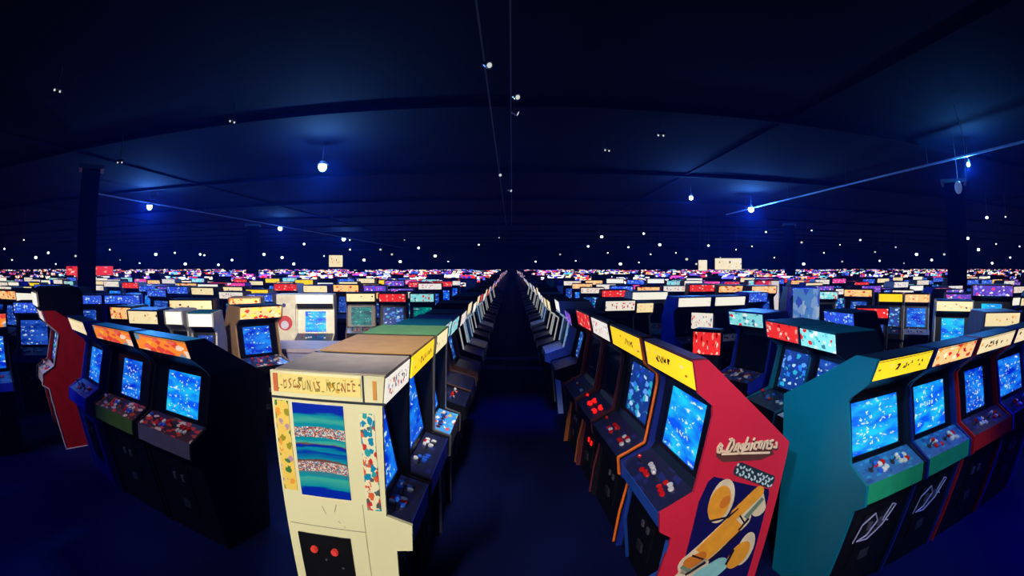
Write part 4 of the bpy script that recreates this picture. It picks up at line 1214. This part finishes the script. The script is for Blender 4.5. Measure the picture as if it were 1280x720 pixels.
PZ = ['the left edge', 'the black hooded cabinet', 'the left column', 'the blue marquee pair', 'the second left row', 'the tan sided cabinet', 'the ivory cabinet', 'the long red marquee',
      'the left aisle row', 'the right aisle row', 'the black framed white marquee', 'the blue block', 'the drinks machine', 'the amber marquees', 'the right column', 'the purple marquee', 'the right edge']
seen = {}


def plab(px, py):
    k_ = (px // 80, 0 if py < 300 else 1 if py < 311 else 2 if py < 321 else 3)
    n_ = seen.get(k_, 0); seen[k_] = n_ + 1
    hz_ = ('high', 'fairly high', 'low', 'lowest')[k_[1]]
    return 'small distant %s lamp hanging %s above %s' % (('bluish', 'blue white', 'paler', 'fainter')[n_ % 4], hz_, PZ[k_[0]])


for px, py, dist in FARL:
    dx, dy = px - 640, 334 - py
    rr = math.hypot(dx, dy); t = rr / 611
    vx, vz, vy = math.sin(t) * dx / rr, math.sin(t) * dy / rr, math.cos(t)
    hd = math.hypot(vx, vy)
    dist = min(dist, 88 * hd / vy, 90 * hd / max(abs(vx), .01))
    x, y, z = vx / hd * dist, vy / hd * dist, EYE + vz / hd * dist
    if z > 5.2: f_ = (5.2 - EYE) / (z - EYE); x, y, z = x * f_, y * f_, 5.2; dist *= f_
    x, y = round(x, 1), round(y, 1)
    rad = dist * rng.choice((.0014, .0019, .0025, .0032))
    root = empty('pendant_lamp', (x, y, z), 0, plab(px, py), 'lamp', 'distant pendant lamps')
    q = MB(); q.cyl((0, 0, rad * .6), (0, 0, 1), .012, ZC - z - rad * .6, 4); q.build('stem', STEEL, root)
    q = MB(); q.ball((0, 0, 0), rad, 8, 5, .8); q.build('bulb', BULB2 if rng.random() < .8 else DIMB, root)

# loose cables and hanging bits
root = tag(MB().build('dummy', STEEL)) if False else None
CABLE = plain('grey_cable', (0.22, 0.22, 0.24), 0.6)
q = MB(); q.tube([(8.6, 6.1, 5.68), (8.75, 6.5, 5.6), (8.95, 6.55, 5.2), (9.0, 6.55, 4.8), (9.05, 6.62, 4.45), (9.0, 6.6, 4.15)], .008, 5)
tag(q.build('cable', CABLE), 'thin grey cable dangling from the ceiling at the right', 'cable')
root = empty('hanging_lamp', (10.9, 8.3, 4.30), 0, 'pale blue drop shaped lamp hanging left of the right column', 'lamp')
q = MB(); q.ball((0, 0, 0), .11, 10, 8, 1.5); q.build('shade', plain('pale_blue_glass', (0.2, 0.35, 0.7), .3, emit=.25), root)
q = MB(); q.cyl((0, 0, .15), (0, 0, 1), .008, ZC - 4.45, 5); q.build('cord', CABLE, root)
for x, y, z in ((-7.5, 5.2, 5.3), (-5.6, 8.4, 5.3), (2.3, 11.4, 5.2), (3.3, 10.2, 5.3), (-9.4, 8.9, 4.9)):
    root = empty('ceiling_fitting', (x, y, z), rng.uniform(0, 90), 'small faintly lit twin fitting under the ceiling, ' + {-7.5: 'high at the left above the column', -5.6: 'above and left of the bluish white lamp', 2.3: 'leftmost of the right pair', 3.3: 'rightmost of the right pair', -9.4: 'just right of the left column'}[x], 'lamp')
    q = MB(); q.cyl((0, 0, .03), (0, 0, 1), .012, ZC - z - .03, 5); q.build('stem', STEEL, root)
    q = MB(); q.box((-.09, -.03, -.02), (.09, .03, .03)); q.build('fitting_body', STEEL, root)
    for u in (-.07, .05):
        q = MB(); q.ball((u, 0, -.04), .022, 6, 4); q.build('bulb', DIMB, root)
